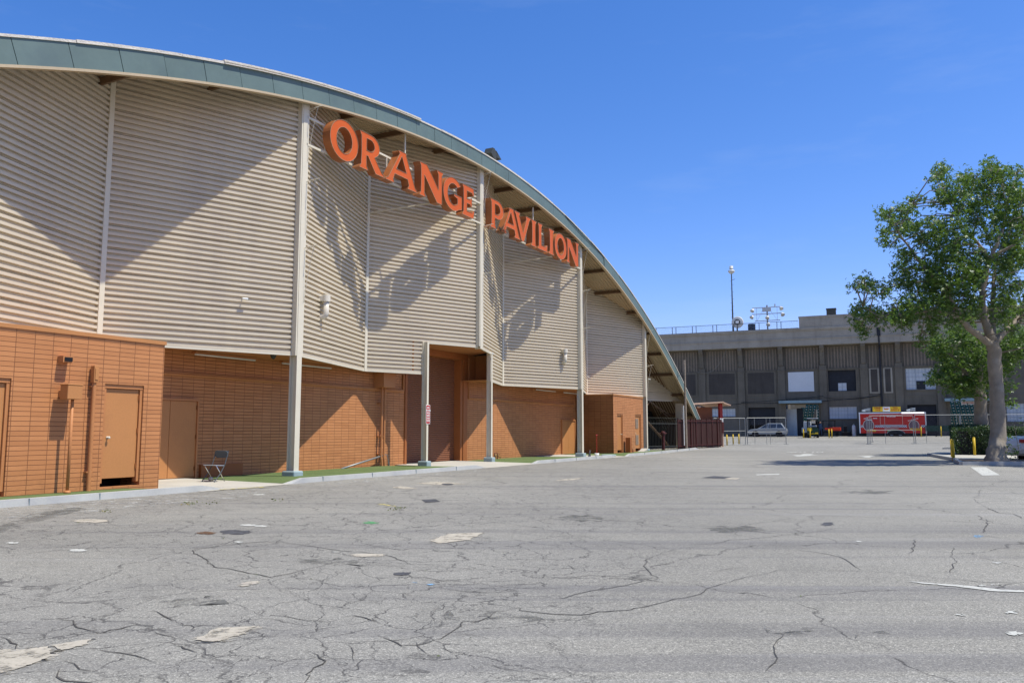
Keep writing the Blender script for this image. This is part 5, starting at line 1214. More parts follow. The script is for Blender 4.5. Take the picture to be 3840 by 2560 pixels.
# forklift
p = S(18.95, -9.5); fk = thing('forklift', 'dark green and yellow forklift with an overhead cage facing the lot', 'forklift', Vector((p.x, p.y, G(p.x, p.y))), SROT + math.radians(8))
b = MB(); b.prism([(-.55, .35), (-.58, .95), (-.45, 1.15), (.45, 1.15), (.58, .95), (.55, .35)], -.9, 1.0); b.build('body', K['forkgreen'], fk, bevel=.05)
b = MB(); b.box(-.62, -.15, -1.0, -.5, .78, 1.12); b.box(-.5, .5, -.95, -.8, .42, .5); b.box(.2, .5, -.93, -.9, .45, .6); b.build('trim_panel', K['forkyellow'], fk)
b = MB()
for x in (-.55, .55):
    for y in (-.7, .7): b.bar((x, y, 1.0), (x * .95, y * .85, 2.12), .07, .07)
for y in (-.6, -.3, 0, .3, .6): b.bar((-.55, y, 2.12), (.55, y, 2.12), .06, .06)
b.bar((-.54, -.6, 2.12), (-.54, .6, 2.12), .08, .06); b.bar((.54, -.6, 2.12), (.54, .6, 2.12), .08, .06); b.build('cage', K['black'], fk)
b = MB(); b.box(-.6, .6, -.65, .65, 2.16, 2.22); b.build('roof_sheet', K['white'], fk)
b = MB(); b.box(-.4, .42, -.6, -.1, 1.2, 1.42); b.build('seat', K['chairseat'], fk, bevel=.05); b = MB(); b.box(-.12, .3, -.2, -.1, 1.62, 2.0); b.build('load_plate', K['pvc'], fk)
b = MB(); b.bar((-.3, 1.1, .1), (-.3, 1.1, 2.3), .1, .14); b.bar((.3, 1.1, .1), (.3, 1.1, 2.3), .1, .14); b.bar((-.3, 1.1, 2.2), (.3, 1.1, 2.2), .08, .08); b.bar((-.25, 1.15, .1), (-.25, 2.2, .1), .12, .05); b.bar((.25, 1.15, .1), (.25, 2.2, .1), .12, .05); b.build('mast', K['black'], fk)
for y, r in ((-.55, .27), (.7, .33)):
    for x in (-.5, .5):
        b = MB(); T = Matrix.Translation((x, y, r)) @ Matrix.Rotation(PI / 2, 4, 'Y'); b.lathe([(r * .6, -.1), (r, -.08), (r, .08), (r * .6, .1)], 18, 0, T); b.build('wheel', K['rubber'], fk)
p = S(18.1, -8.0); o = thing('equipment_crate', 'pale grey machine cabinet standing left of the forklift', 'cabinet', Vector((p.x, p.y, G(p.x, p.y))), SROT)
b = MB(); b.box(-.45, .55, 0, .7, .55, 1.15); b.box(-.25, .55, .05, .7, 1.15, 1.85); b.build('case', K['pale'], o, bevel=.03); b = MB(); b.box(-.36, -.14, -.02, .0, .75, .98); b.build('gauge', K['black'], o)
b = MB(); b.box(-.4, .5, .05, .65, 0, .55); b.build('base', K['black'], o)
# utility cart
p = S(20.35, -3.0); ct = thing('utility_cart', 'black roofed utility cart with an orange red cargo bed', 'cart', Vector((p.x, p.y, G(p.x, p.y))), SROT)
b = MB(); b.box(-1.5, 1.4, -.7, .7, .45, .7); b.box(-1.6, -1.0, -.65, .65, .7, 1.1); b.build('chassis', K['black'], ct, bevel=.04)
b = MB()
for s in (-.75, .75): b.box(.0, 1.65, s - .03, s + .03, .78, 1.14)
b.box(.0, .06, -.75, .75, .78, 1.14); b.box(1.6, 1.66, -.75, .75, .78, 1.14); b.box(.0, 1.65, -.75, .75, .74, .8); b.box(-.6, 0, -.74, -.66, .85, 1.1); b.build('cargo_bed', K['cartred'], ct, bevel=.02)
text_mesh('lettering', 'RANCHER', .12, K['white'], ct, Matrix.Translation((.9, -.785, .97)), .001) if 0 else None
b = MB()
for x in (-1.0, .85):
    for y in (-.62, .62): b.bar((x, y, .7), (x + (.15 if x < 0 else 0), y, 1.95), .06, .06)
b.box(-1.0, 1.0, -.72, .72, 1.95, 2.03); b.bar((.35, -.6, 1.1), (.35, -.6, 1.95), .05, .05); b.build('cab_frame', K['black'], ct, bevel=.01)
for x in (-.35, .35):
    b = MB(); b.box(x - .22, x + .22, -.5, .5, 1.0, 1.15); b.box(x + .14, x + .24, -.5, .5, 1.15, 1.6); b.build('seat', K['chairgrey'], ct, bevel=.05)
for x in (-1.2, 1.15):
    for y in (-.62, .62): wheel(ct, x, y, .33, .24, K['black'])
ct.scale = (.78, .85, .95)
# person beside the cart
p = S(19.4, -3.6); pe = None
me = bpy.data.meshes.new('person')
jt = [(0, 0, .95), (0, 0, 1.2), (0, 0, 1.42), (0, -.01, 1.52), (0, -.02, 1.62), (0, -.02, 1.74), (.17, 0, 1.42), (.23, .02, 1.15), (.2, -.12, .92), (-.17, 0, 1.42), (-.24, .02, 1.15), (-.22, -.1, .9), (.1, 0, .88), (.11, -.02, .5), (.12, .03, .08), (.13, -.12, .03), (-.1, 0, .88), (-.12, .02, .5), (-.13, .06, .08), (-.14, -.09, .03)]
ed = [(0, 1), (1, 2), (2, 3), (3, 4), (4, 5), (2, 6), (6, 7), (7, 8), (2, 9), (9, 10), (10, 11), (0, 12), (12, 13), (13, 14), (14, 15), (0, 16), (16, 17), (17, 18), (18, 19)]
me.from_pydata(jt, ed, []); pe = bpy.data.objects.new('person', me); COL.objects.link(pe)
sk = pe.modifiers.new('skin', 'SKIN'); rr_ = [.16, .15, .17, .06, .09, .085, .075, .05, .04, .075, .05, .04, .1, .07, .05, .04, .1, .07, .05, .04]
for v, r in zip(me.skin_vertices[0].data, rr_): v.radius = (r, r * .8)
me.skin_vertices[0].data[0].use_root = True; sb = pe.modifiers.new('sub', 'SUBSURF'); sb.levels = sb.render_levels = 2
me.materials.append(K['bluecloth']); pe.location = (p.x, p.y, G(p.x, p.y)); pe.rotation_euler = (0, 0, SROT)
tag(pe, 'person in dark blue work clothes standing left of the utility cart', 'person')
b = MB(); b.lathe([(.02, 1.57), (.075, 1.6), (.098, 1.68), (.085, 1.76), (.04, 1.79)], 14, 0, Matrix.Translation((0, -.03, 0))); b.build('head', K['skin'], pe, smooth=True)
b = MB(); b.lathe([(.1, 1.7), (.1, 1.75), (.07, 1.81), (.02, 1.83)], 14, 0, Matrix.Translation((0, -.015, 0))); b.build('cap', K['black'], pe, smooth=True)
# food trailer
TL = 7.05; p = S(23.75, -3.5); tr = thing('food_trailer', 'red food trailer with checker band, yellow roof signs and twin axles', 'trailer', Vector((p.x, p.y, G(p.x, p.y) - .03)), SROT)
b = MB(); b.box(0, TL, 0, 2.4, .42, 2.75); b.build('body', K['trailred'], tr, bevel=.04)
b = MB()
for x in (-.02, TL - .08): b.box(x, x + .12, -.025, .06, .42, 2.78)
b.box(-.03, TL + .04, -.03, 2.42, 2.7, 2.86); b.box(TL - .02, TL + .05, .0, 2.4, .4, 2.75); b.build('corner_trim', K['trailwhite'], tr)
b = MB(); b.prism([(0, 0), (0, .06), (-.75, -.12), (-.75, -.17)], 4.55, 6.9, T=Matrix.Translation((0, 0, 2.86)) @ Matrix.Rotation(PI / 2, 4, 'Z') @ Matrix.Rotation(PI, 4, 'Z') @ Matrix.Scale(-1, 4, (0, 1, 0)) if 0 else Matrix.Translation((0, -.02, 2.8)) @ Matrix(((0, 1, 0, 0), (1, 0, 0, 0), (0, 0, 1, 0), (0, 0, 0, 1)))); b.build('awning', K['white'], tr)
b = MB(); b.box(.15, 1.05, -.016, -.004, 1.08, 1.36); b.box(1.65, 5.05, -.016, -.004, 1.08, 1.36); b.box(6.55, TL - .1, -.016, -.004, 1.08, 1.36); b.build('checker_band', K['checker'], tr)
b = MB(); b.box(2.25, 4.65, -.03, -.005, 1.38, 2.5); b.build('serving_hatch', K['trailred'], tr)
b = MB()
for z in (1.38, 2.48): b.box(2.25, 4.65, -.036, -.031, z, z + .03)
for x in (2.25, 4.62): b.box(x, x + .03, -.0365, -.0315, 1.411, 2.479)
b.build('hatch_trim', K['pvc'], tr)
def onT(name, body, x, z, size, k, xs=1, rz=0, bold=0, par=tr, y=-.042): return text_mesh(name, body, size, k, par, Matrix.Translation((x, y, z)) @ Matrix.Rotation(-rz, 4, 'Y'), .001, xs=xs, bold=bold)
onT('lettering', '909.289.8366', 3.45, 2.36, .2, K['white'], .9, bold=.006)
onT('lettering', "Sophia's", 3.45, 1.02, .5, K['pvc'], .9, .12, bold=.035); onT('lettering', "Sophia's", 3.45, 1.02, .5, K['signred'], .9, .12, bold=.012, y=-.046)
onT('lettering', 'BACON WRAPPED', 5.75, 1.98, .17, K['white'], .8, .25, bold=.004, y=-.03); onT('lettering', 'HOT DOGS', 6.0, .87, .2, K['signred'], .9, .06, bold=.006, y=-.045)
onT('lettering', 'QUESADILLA', 1.25, .72, .17, K['signred'], .9, .04, bold=.004, y=-.045); b = MB(); b.box(.72, 1.4, -.046, -.036, 1.93, 2.03); b.box(.5, .95, -.02, -.006, 2.1, 2.17); b.box(1.5, 1.95, -.02, -.006, 2.12, 2.2); b.build('slogan_strip', K['white'], tr)
for x, z, rx, rz in ((.98, 1.35, .55, .62), (5.8, 1.3, .5, .58)):
    b = MB(); b.prism(arc(x, z, rx + .05, rz + .05, 0, 345, 28), -.022, -.005); f = b.build('picture_rim', K['pvc'], tr); b = MB(); b.prism(arc(x, z, rx, rz, 0, 345, 28), -.032, -.0225); b.build('food_picture', K['photo'], f)
b = MB(); b.box(.75, 1.75, -.042, -.034, .6, .84); b.box(5.4, 6.6, -.042, -.034, .75, 1.0); b.build('name_plate', K['signyellow'], tr); b = MB(); b.prism([(2.9, .62), (4.0, .7), (4.0, .86), (3.1, .8)], -.04, -.03); b.build('green_swash', K['greenleaf'], tr)
sb_ = MB(); sb_.box(1.5, 4.5, .35, .6, 2.95, 3.52); rs = sb_.build('roof_sign', K['signyellow'], tr)
b = MB(); b.box(2.6, 3.37, .33, .349, 2.97, 3.5); b.build('sign_panel', K['white'], rs)
for wd, x, z in (('FUNNEL', 2.05, 3.37), ('CAKES', 2.05, 3.12), ('TACO', 3.93, 3.37), ('BURRITOS', 3.93, 3.12)): onT('lettering', wd, x, z, .25, K['signred'], .75, bold=.008, par=rs, y=.345)
b = MB(); b.tube([(2.72, .32, 3.28), (2.85, .32, 3.2), (2.98, .32, 3.18), (3.12, .32, 3.2), (3.25, .32, 3.28)], [.03, .06, .065, .06, .03], 10, 0); b.build('bun', K['signyellow'], rs, smooth=True)
b = MB(); b.tube([(2.7, .3, 3.33), (2.84, .3, 3.26), (2.98, .3, 3.24), (3.12, .3, 3.26), (3.27, .3, 3.33)], [.02, .04, .042, .04, .02], 10, 0); b.build('sausage', K['signred'], rs, smooth=True)
for x in (.75, 5.35):
    b = MB(); b.prism([(-.5, .0), (-.3, .13), (.1, .24), (.5, .3), (.5, -.12), (-.3, -.1)], -.25, .25, T=Matrix.Translation((x + (.2 if x > 3 else 0), 1.0, 3.08))); f = b.build('vent_cowl', K['pale'], tr, bevel=.03)
    b = MB()
    for z in (2.98, 3.16): b.box(x - .05 + (.2 if x > 3 else 0), x + .6 + (.2 if x > 3 else 0), .735, .749, z, z + .08)
    b.build('slot', K['dark'], f)
for x in (4.02 - .45, 4.02 + .45): wheel(tr, x - .15, .22, .33, .22, K['pale'])
b = MB(); b.prism(arc(3.87, .36, .98, .46, 0, 180, 16), -.06, .0); f = b.build('fender', K['metal'], tr)
b = MB(); b.prism(arc(3.87, .36, .9, .4, 0, 180, 16), -.064, -.061); b.build('wheel_well', K['black'], f)
b = MB(); b.box(TL, TL + 1.3, 1.1, 1.3, .4, .52); b.tube([(TL + 1.1, 1.2, .4), (TL + 1.1, 1.2, 0)], .05, 8); b.build('drawbar', K['black'], tr)
b = MB(); b.box(0.05, TL - .05, .1, 2.3, .25, .42); b.build('underframe', K['black'], tr)
# small odds and ends by the stand
p = S(23.1, -2.6); o = thing('gas_cylinder', 'grey gas cylinder standing left of the red trailer', 'cylinder', Vector((p.x, p.y, G(p.x, p.y))))
b = MB(); b.lathe([(.22, 0), (.23, .1), (.23, 1.15), (.16, 1.3), (.07, 1.34)], 16); b.build('tank', K['pale'], o, smooth=True); b = MB(); b.tube([(0, 0, 1.3), (0, 0, 1.5)], .06, 8); b.build('valve', K['metal'], o)
p = S(22.2, -2.0); b = MB(); b.box(-.5, .6, -.3, .3, 0, .5); b.box(-.25, .1, -.2, .2, .5, 1.2); b.bar((.4, 0, .4), (.9, 0, 1.1), .05, .05)
tag(b.build('machine', K['black'], None, Vector((p.x, p.y, G(p.x, p.y))), SROT, bevel=.03), 'dark low machine in shade right of the utility cart', 'machine')
x, y = 48.6, 92.9; o = thing('barrier_stand', 'dark green metal barrier on legs at the trailer rear', 'barrier', gnd_at(47.9, 93.6), SROT)
b = MB(); b.box(-.6, 2.0, 0, .06, .6, 1.25); b.build('panel', K['forkgreen'], o)
for q in (-.5, .5, .75, 1.9):
    b = MB(); b.bar((q, 0, 0), (q, 0, .6), .05 if q != .5 else .2, .05); b.build('leg', K['black'], o)
# parked cart wheel at the very edge of frame
o = thing('flatbed_trailer', 'low flatbed trailer whose black tyre just enters at the right edge', 'trailer', (6.62, 8.95, 0), math.radians(90))
b = MB(); b.box(-.9, 1.6, -2.0, -.32, .42, .55); b.build('bed', K['woodgrey'], o); b = MB(); b.bar((0, -2, .32), (0, -.1, .32), .07, .07); b.bar((-.9, -1.1, .45), (-2.1, -1.1, .4), .1, .1); b.build('chassis', K['black'], o)
for y in (-.02, -2.2): wheel(o, 0, y, .32, .2, K['pale'])
# ------------------------------------------------------------------ planted island
isl = [(18.9, 34.6), (60, 33.4), (60, 50), (26.2, 50.5), (24.0, 47.5), (21.2, 39.6)]
b = MB(); tr_ = tessellate_polygon([[Vector((x, y, 0)) for x, y in isl]]); vs = [(x, y, .125) for x, y in isl]
b.add(vs, [t if (Vector(isl[t[1]]) - Vector(isl[t[0]])).cross(Vector(isl[t[2]]) - Vector(isl[t[0]])) > 0 else tuple(t)[::-1] for t in tr_])
tag(b.build('island_pavement', K['conc']), kind='structure')
flat('planting_bed', [(19.2, 34.85), (60, 33.7), (60, 37.4), (20.6, 38.0)], K['soil'], .135)
b = MB(); P = [isl[0]] + [isl[1]]
def kerbline(pts, k=.15):
    for a, c in zip(pts, pts[1:]):
        a = Vector(a); c = Vector(c); d = (c - a).normalized(); q = Vector((-d.y, d.x)) * k
        A = [(a.x, a.y), (c.x, c.y), (c.x + q.x, c.y + q.y), (a.x + q.x, a.y + q.y)]
        b.add([(x, y, z) for z in (-.05, .15) for x, y in A], [(4, 5, 6, 7), (0, 1, 5, 4), (1, 2, 6, 5), (2, 3, 7, 6), (3, 0, 4, 7)])
kerbline([(18.9, 34.5), (60, 33.3)]); kerbline([(24.0, 47.5), (21.2, 39.6)]); kerbline([(20.9, 39.0), (18.8, 34.6)])
tag(b.build('island_kerb', K['kerb']), kind='structure')
for (u, v), lb in (((2166, 1031), 'grey wheel stop poking out behind the far hedge end'), ((2164, 1048), 'grey wheel stop poking out left of the yellow bollards')):
    b = MB(); b.prism([(0, 0), (0, .1), (.08, .14), (1.7, .14), (1.8, .1), (1.8, 0)], -.09, .09)
    q = gp(u, v); tag(b.build('wheel_stop', K['conc'], None, gnd_at(*q), math.radians(-8)), lb, 'wheel stop', 'wheel stops by the hedge')

# ------------------------------------------------------------------ trees
rg = np.random.default_rng(5)
def leaf_mesh(name, centers, size, mat_, parent, lobes=3, up_bias=.5):
    """many small three lobed leaves"""
    n = len(centers); C = np.asarray(centers)
    nz = rg.normal(size=(n, 3)); nz[:, 2] = np.abs(nz[:, 2]) + up_bias; nz /= np.linalg.norm(nz, axis=1)[:, None]
    a = rg.normal(size=(n, 3)); a -= (a * nz).sum(1)[:, None] * nz; a /= np.linalg.norm(a, axis=1)[:, None]; c = np.cross(nz, a)
    s = size * rg.uniform(.7, 1.3, n)[:, None]
    V = []; nl = 0
    shp = {3: [(0, 1.0, .36), (1.0, .75, .3), (-1.0, .75, .3)], 1: [(0, 1.0, .42)]}[lobes]
    for ang, ln, wd in shp:
        d = a * math.cos(ang) + c * math.sin(ang); q = -a * math.sin(ang) + c * math.cos(ang)
        droop = nz * .16
        V += [C, C + s * (d * ln * .55 + q * wd * .62 + droop * .0), C + s * (d * ln - droop), C + s * (d * ln * .55 - q * wd * .62)]
        nl += 1
    V = np.stack(V, 1).reshape(-1, 3); nf = n * nl
    me = bpy.data.meshes.new(name); me.vertices.add(len(V)); me.vertices.foreach_set('co', V.ravel())
    # the lobes of one leaf share the base colour by lying in one island when welded at the base: keep them as separate faces
    me.loops.add(nf * 4); me.loops.foreach_set('vertex_index', np.arange(nf * 4)); me.polygons.add(nf); me.polygons.foreach_set('loop_start', np.arange(nf) * 4); me.polygons.foreach_set('loop_total', np.full(nf, 4))
    me.update(); me.validate(); me.materials.append(mat_)
    o = bpy.data.objects.new(name, me); COL.objects.link(o)
    if parent is not None: o.parent = parent
    return o
def crown_points(blobs, dens, leaf):
    P = []
    for (x, y, z, r) in blobs:
        k = max(3, int(dens * r * r)); 
        for _ in range(k):
            d = rg.normal(size=3); d /= np.linalg.norm(d); f = r * rg.uniform(.25, 1.08) ** .7
            cc = np.array([x, y, z]) + d * f * np.array([1, 1, .85]); m = rg.integers(7, 14)
            P.append(cc + rg.normal(scale=leaf * .9, size=(m, 3)))
    return np.concatenate(P)
def tree(name, label, base, limbs, blobs, dens, leaf, k_leaf, grp=None, twig_from=None):
    o = thing(name, label, 'tree', base, 0, grp); B = Vector(base)
    b = MB()
    for pts, rad in limbs:
        P = [Vector(p) - B for p in pts]; Q = []; R = []
        for i in range(len(P) - 1):
            for j in range(4):
                t = j / 4; w = 0 if i == 0 and j == 0 else 1
                Q.append(P[i].lerp(P[i + 1], t) + Vector((RN.uniform(-1, 1), RN.uniform(-1, 1), 0)) * .03 * w); R.append((rad[i] + (rad[i + 1] - rad[i]) * t) * RN.uniform(.95, 1.06))
        Q.append(P[-1]); R.append(rad[-1]); b.tube(Q, R, 14)
    nodes = [Vector(p) - B for pts, rad in limbs for p in pts[1:]] + [((Vector(p) + Vector(q)) / 2 - B) for pts, rad in limbs for p, q in zip(pts[1:], pts[2:])]
    for bi, (x, y, z, r) in enumerate(blobs):
        if bi % 2: continue
        c = Vector((x, y, z)) - B; q = min(nodes, key=lambda n: (n - c).length + max(0, (n.z - c.z)) * .8)
        m = q.lerp(c, .55) + Vector((RN.uniform(-.2, .2), RN.uniform(-.2, .2), RN.uniform(.0, .3)))
        b.tube([q, m, c], [.035, .022, .01], 5)
        for _ in range(3):
            e = c + Vector((RN.gauss(0, 1), RN.gauss(0, 1), RN.gauss(.2, .8))).normalized() * r; b.tube([m.lerp(c, .6), c.lerp(e, .5) + Vector((0, 0, .05)), e], [.02, .012, .006], 4)
    b.build('trunk', K['bark'], o, smooth=True)
    pts = crown_points(blobs, dens, leaf) - np.array(B)
    leaf_mesh('crown', pts, leaf, k_leaf, o)
    return o
def at(u, v, Y):
    d = ray(u, v); t = Y / d.y; return Vector((d.x * t, Y, CAMH + d.z * t))
YT = 35.6
def T7(x, y, dy=0): return at(x * .5 + 1862, y * .5 + 343, YT + dy)
def A4(x, y): return x * .2109 + 1898.75, y * .2109 + 343
bl = [(1270, 260, 110), (1180, 290, 60), (1500, 300, 100), (1640, 330, 90), (1800, 200, 110), (1850, 300, 150), (2040, 260, 100), (1330, 450, 140), (1560, 420, 130), (1230, 560, 100), (1480, 620, 160), (1750, 520, 150), (2000, 480, 160), (2149, 500, 150), (1900, 700, 160), (1650, 760, 130), (1350, 830, 160), (2100, 750, 150),
      (950, 545, 70), (900, 620, 90), (680, 700, 100), (800, 700, 100), (780, 850, 130), (620, 900, 60), (640, 960, 80), (980, 860, 110), (700, 1020, 80), (1100, 1000, 140), (1250, 1080, 170), (870, 1180, 110), (760, 1270, 60), (1050, 1250, 120), (1480, 1000, 150), (1200, 1350, 140), (850, 1320, 100), (900, 1450, 130), (720, 1440, 80), (350, 1440, 75), (440, 1460, 80), (620, 1530, 90), (1100, 1500, 120), (1640, 1330, 90), (1800, 950, 120), (2050, 1000, 140), (2149, 1200, 100), (1900, 1430, 80), (2060, 1350, 60), (1420, 1250, 110), (1550, 1150, 90), (330, 1520, 70), (480, 1540, 90), (1300, 1200, 120), (1150, 850, 100), (1060, 780, 60)]
b7 = [(230, 740, 45), (215, 790, 25), (290, 770, 50), (240, 840, 26), (225, 815, 22), (330, 790, 40), (420, 740, 70), (440, 800, 45), (500, 700, 70), (560, 720, 60), (520, 850, 30), (500, 890, 26), (640, 720, 60), (700, 760, 40), (850, 740, 45), (920, 790, 35), (470, 760, 40), (560, 770, 45), (620, 660, 60), (720, 680, 45), (760, 600, 50), (720, 560, 60), (680, 620, 60), (870, 620, 40), (900, 700, 45), (960, 620, 40), (940, 500, 60), (880, 540, 50), (830, 680, 30), (750, 730, 40), (640, 790, 40), (700, 800, 30), (880, 760, 38), (960, 730, 30), (600, 620, 60), (780, 520, 60), (560, 820, 28), (930, 840, 30)]
blobs = []
for lst, f, sc_ in ((bl, lambda x, y: A4(x, y), .2109), (b7, lambda x, y: (x * .5 + 1862, y * .5 + 343), .5)):
    for x, y, r in lst:
        u, v = f(x, y); R = r * sc_ / 1870 * YT
        c0 = at(u, v, YT); hx = abs(c0.x - 20.9) / 7
        spread = 3.0 * math.sqrt(max(.08, 1 - min(1, hx) ** 2))
        for dy in ((-.7, .15, .9) if R > .35 else (-.3, .5)):
            Y = YT + dy * spread + RN.uniform(-.5, .5); c = at(u + RN.uniform(-5, 5), v + RN.uniform(-5, 5), Y); blobs.append((c.x, c.y, c.z, R * RN.uniform(.85, 1.1)))
for _ in range(70):   # the half of the crown beyond the frame
    x = RN.uniform(.3, 5.6); z = RN.uniform(5.0, 12.5); w = 3.2 * math.sqrt(max(.1, 1 - (x / 6) ** 2))
    blobs.append((22.9 + x, YT + RN.uniform(-w, w), z, RN.uniform(.5, .85)))
tk = lambda *a: [T7(*p) for p in a]
limbs = [([Vector((20.85, 35.4, -.1)), Vector((20.85, 35.4, .35))] + tk((862, 1330), (857, 1200), (850, 1060), (842, 940), (838, 880)), [.58, .42, .32, .295, .28, .265, .25]),
  (tk((838, 890), (800, 790), (786, 690), (797, 600), (818, 520), (850, 450), (880, 380), (900, 280)), [.22, .16, .14, .12, .11, .09, .06, .03]),
  (tk((818, 520, 0), (800, 470, .1), (770, 430, .2), (700, 360, .3), (640, 250, .3)), [.09, .07, .06, .04, .02]), (tk((818, 520), (860, 480, -.5), (930, 440, -.8), (980, 400, -1)), [.08, .07, .05, .03]),
  (tk((836, 900, 0), (780, 860, -.4), (725, 820, -.9), (680, 765, -1.2), (660, 740, -1.3)), [.17, .13, .12, .11, .1]), (tk((700, 790, -1), (620, 650, -1.4), (540, 560, -1.5), (460, 460, -1.3), (400, 380, -1.2), (460, 260, -1.2)), [.1, .09, .07, .05, .035, .02]), (tk((680, 765, -1.2), (560, 735, -1.6), (440, 760, -1.6), (300, 760, -1.5), (240, 720, -1.4)), [.1, .07, .05, .03, .02]),
  (tk((842, 890, 0), (880, 850, .4), (940, 790, 1), (990, 740, 1.6), (1100, 640, 2)), [.18, .13, .12, .11, .06]), (tk((838, 890, .3), (835, 780, 1.2), (838, 640, 1.8), (850, 520, 2.2)), [.16, .12, .09, .05])]
tree('plane_tree', 'tall plane tree with pale mottled trunk at the planted island kerb', (20.85, 35.4, .1), limbs, blobs, 40, .15, K['leaf'], 'plane trees')
# second plane tree behind the hedge
Y2 = 47.5
def T7b(x, y, dy=0): return at(x * .5 + 1862, y * .5 + 343, Y2 + dy)
b2 = [(600, 870, 50), (700, 850, 60), (640, 950, 70), (590, 930, 45), (760, 930, 70), (620, 1030, 60), (700, 1050, 65), (570, 1060, 30), (790, 1000, 60), (690, 1100, 40), (640, 1090, 35), (920, 900, 60), (960, 940, 50), (900, 980, 40), (760, 1090, 40), (850, 870, 60), (1000, 860, 50), (820, 1060, 35), (910, 1090, 22), (900, 1160, 25), (780, 1130, 24), (880, 1010, 35)]
bb = []
for x, y, r in b2:
    for dy in (-1.4, .2, 1.6):
        c = T7b(x + RN.uniform(-10, 10), y + RN.uniform(-10, 10), dy); bb.append((c.x, c.y, c.z, r * .5 / 1870 * Y2 * RN.uniform(.85, 1.1)))
tree('plane_tree', 'lower leafy plane tree growing up behind the clipped hedge', (T7b(785, 1250).x, Y2, .0), [([T7b(785, 1300), T7b(783, 1220), T7b(778, 1140), T7b(772, 1080)], [.42, .33, .32, .3]), ([T7b(775, 1120), T7b(735, 1060, -.4), T7b(690, 1000, -.7), T7b(640, 940, -.9)], [.2, .16, .12, .06]), ([T7b(772, 1090), T7b(775, 1000), T7b(780, 900, .3), T7b(790, 850, .4)], [.2, .16, .1, .04]), ([T7b(775, 1110), T7b(810, 1050, .3), T7b(870, 1010, .5), T7b(940, 940, .6)], [.18, .13, .1, .05])], bb, 42, .17, K['leaf'], 'plane trees')
# a third one just out of frame to the right, whose shadow reaches the near asphalt
ob = []
for _ in range(42): ob.append((9.0 + RN.gauss(0, 1.0), 2.0 + RN.gauss(0, .8), 7.6 + RN.gauss(0, .8), RN.uniform(.5, .8)))
ob = [q for q in ob if q[0] - q[3] > .7 * q[1]]
tree('plane_tree', 'plane tree beyond the right edge, seen only by its shadow on near asphalt', (9.8, 1.2, 0), [([(9.8, 1.2, -.1), (9.8, 1.2, 2), (9.6, 1.3, 4.5)], [.4, .3, .26]), ([(9.6, 1.3, 4.3), (9.0, 1.4, 6), (8.6, 1.5, 7.6)], [.2, .14, .06]), ([(9.6, 1.3, 4.3), (9.5, 1.5, 6.2), (9.4, 1.7, 7.8)], [.2, .14, .06])], ob, 24, .15, K['leaf'], 'plane trees')
# low shoots at the trunk foot
sp = []
for u, v, r in ((2325, 1040, .22), (2315, 1022, .1), (2322, 1005, .1), (2332, 1035, .2), (2318, 998, .08)):
    c = at(u, v, 34.9); sp += [np.array(c) + rg.normal(scale=r * .55, size=3) for _ in range(int(14 * r * 4))]
sh_ = thing('tree_shoots', 'leafy green shoots sprouting right of the big trunk foot', 'shoots', (21.5, 34.9, .1))
leaf_mesh('leaves', np.array(sp) - np.array((21.5, 34.9, .1)), .13, K['leaf'], sh_)
b = MB(); b.tube([(-.1, 0, 0), (.05, 0, .5), (-.1, 0, 1.6)], [.02, .015, .008], 5); b.build('stem', K['bark'], sh_)
# hedge
hd = thing('clipped_hedge', 'dense dark green boxy hedge behind the yellow bollards', 'hedge', (26, 46.5, .1))
pts = []
for _ in range(22000):
    f = rg.integers(0, 4); y = rg.uniform(-1.7, 2.0); xl = -2.0 + (y + 1.7) * .52; x = rg.uniform(xl, 3.2); z = rg.uniform(.05, 1.52)
    if f == 0: y = -1.7 + rg.exponential(.12)
    elif f == 1: z = 1.55 - rg.exponential(.1)
    elif f == 2: x = xl + rg.exponential(.12)
    w = .16 * math.sin(x * 2.3 + y) + .1 * math.sin(x * 5 + z * 4 + 2 * y)
    zz = z * (1 + .06 * math.sin(x * 1.7 + 1)); sl = .35 * max(0, .9 - zz)
    pts.append((x * (1 - .04 * zz) + w * .4 + (sl if x < 0 else 0), y + w, zz + w * .3))
leaf_mesh('foliage', pts, .085, K['hedge'], hd, lobes=1, up_bias=.2)
b = MB(); b.prism([(-1.5, -1.35), (3.0, -1.35), (3.0, 1.7), (.2, 1.7)], 0, 1.3, T=Matrix(((1, 0, 0, 0), (0, 0, 1, 0), (0, 1, 0, 0), (0, 0, 0, 1)))); b.build('branches', K['black'], hd)  # solid black core filling the hedge behind its leaves
b = MB()
h2 = thing('shrub', 'low rounded green shrub showing between big trunk and white car', 'shrub', (28.4, 44.5, .1))
leaf_mesh('foliage', [(rg.normal(0, .7), rg.normal(0, .5), abs(rg.normal(0, .75))) for _ in range(2500)], .1, K['hedge'], h2, lobes=1)
# strap leaves drooping in at the right edge
pl = thing('palm', 'young palm with long drooping strap leaves at the right edge', 'palm', (21.55, 31.5, .1))
b = MB()
for i in range(16):
    a = -PI + (i - 8) * .28 if i < 11 else RN.uniform(0, 2 * PI); ln = RN.uniform(.9, 1.7); hz = RN.uniform(.3, 1.0); pr = []
    for j in range(9):
        t = j / 8; r = ln * t; z = 2.1 + hz * t * 1.4 - 1.5 * t * t * ln * .6; w = .05 * (1 - t) ** .6 + .004
        c = Vector((math.cos(a) * r, math.sin(a) * r, z)); q = Vector((-math.sin(a), math.cos(a), .25)) * w; pr += [c - q, c + q]
    b.add(pr, [(2 * j, 2 * j + 1, 2 * j + 3, 2 * j + 2) for j in range(8)])
b.build('frond', K['palm'], pl); b = MB(); b.tube([(0, 0, -.1), (0, 0, 2.15)], [.16, .11], 10); b.build('trunk', K['bark'], pl)
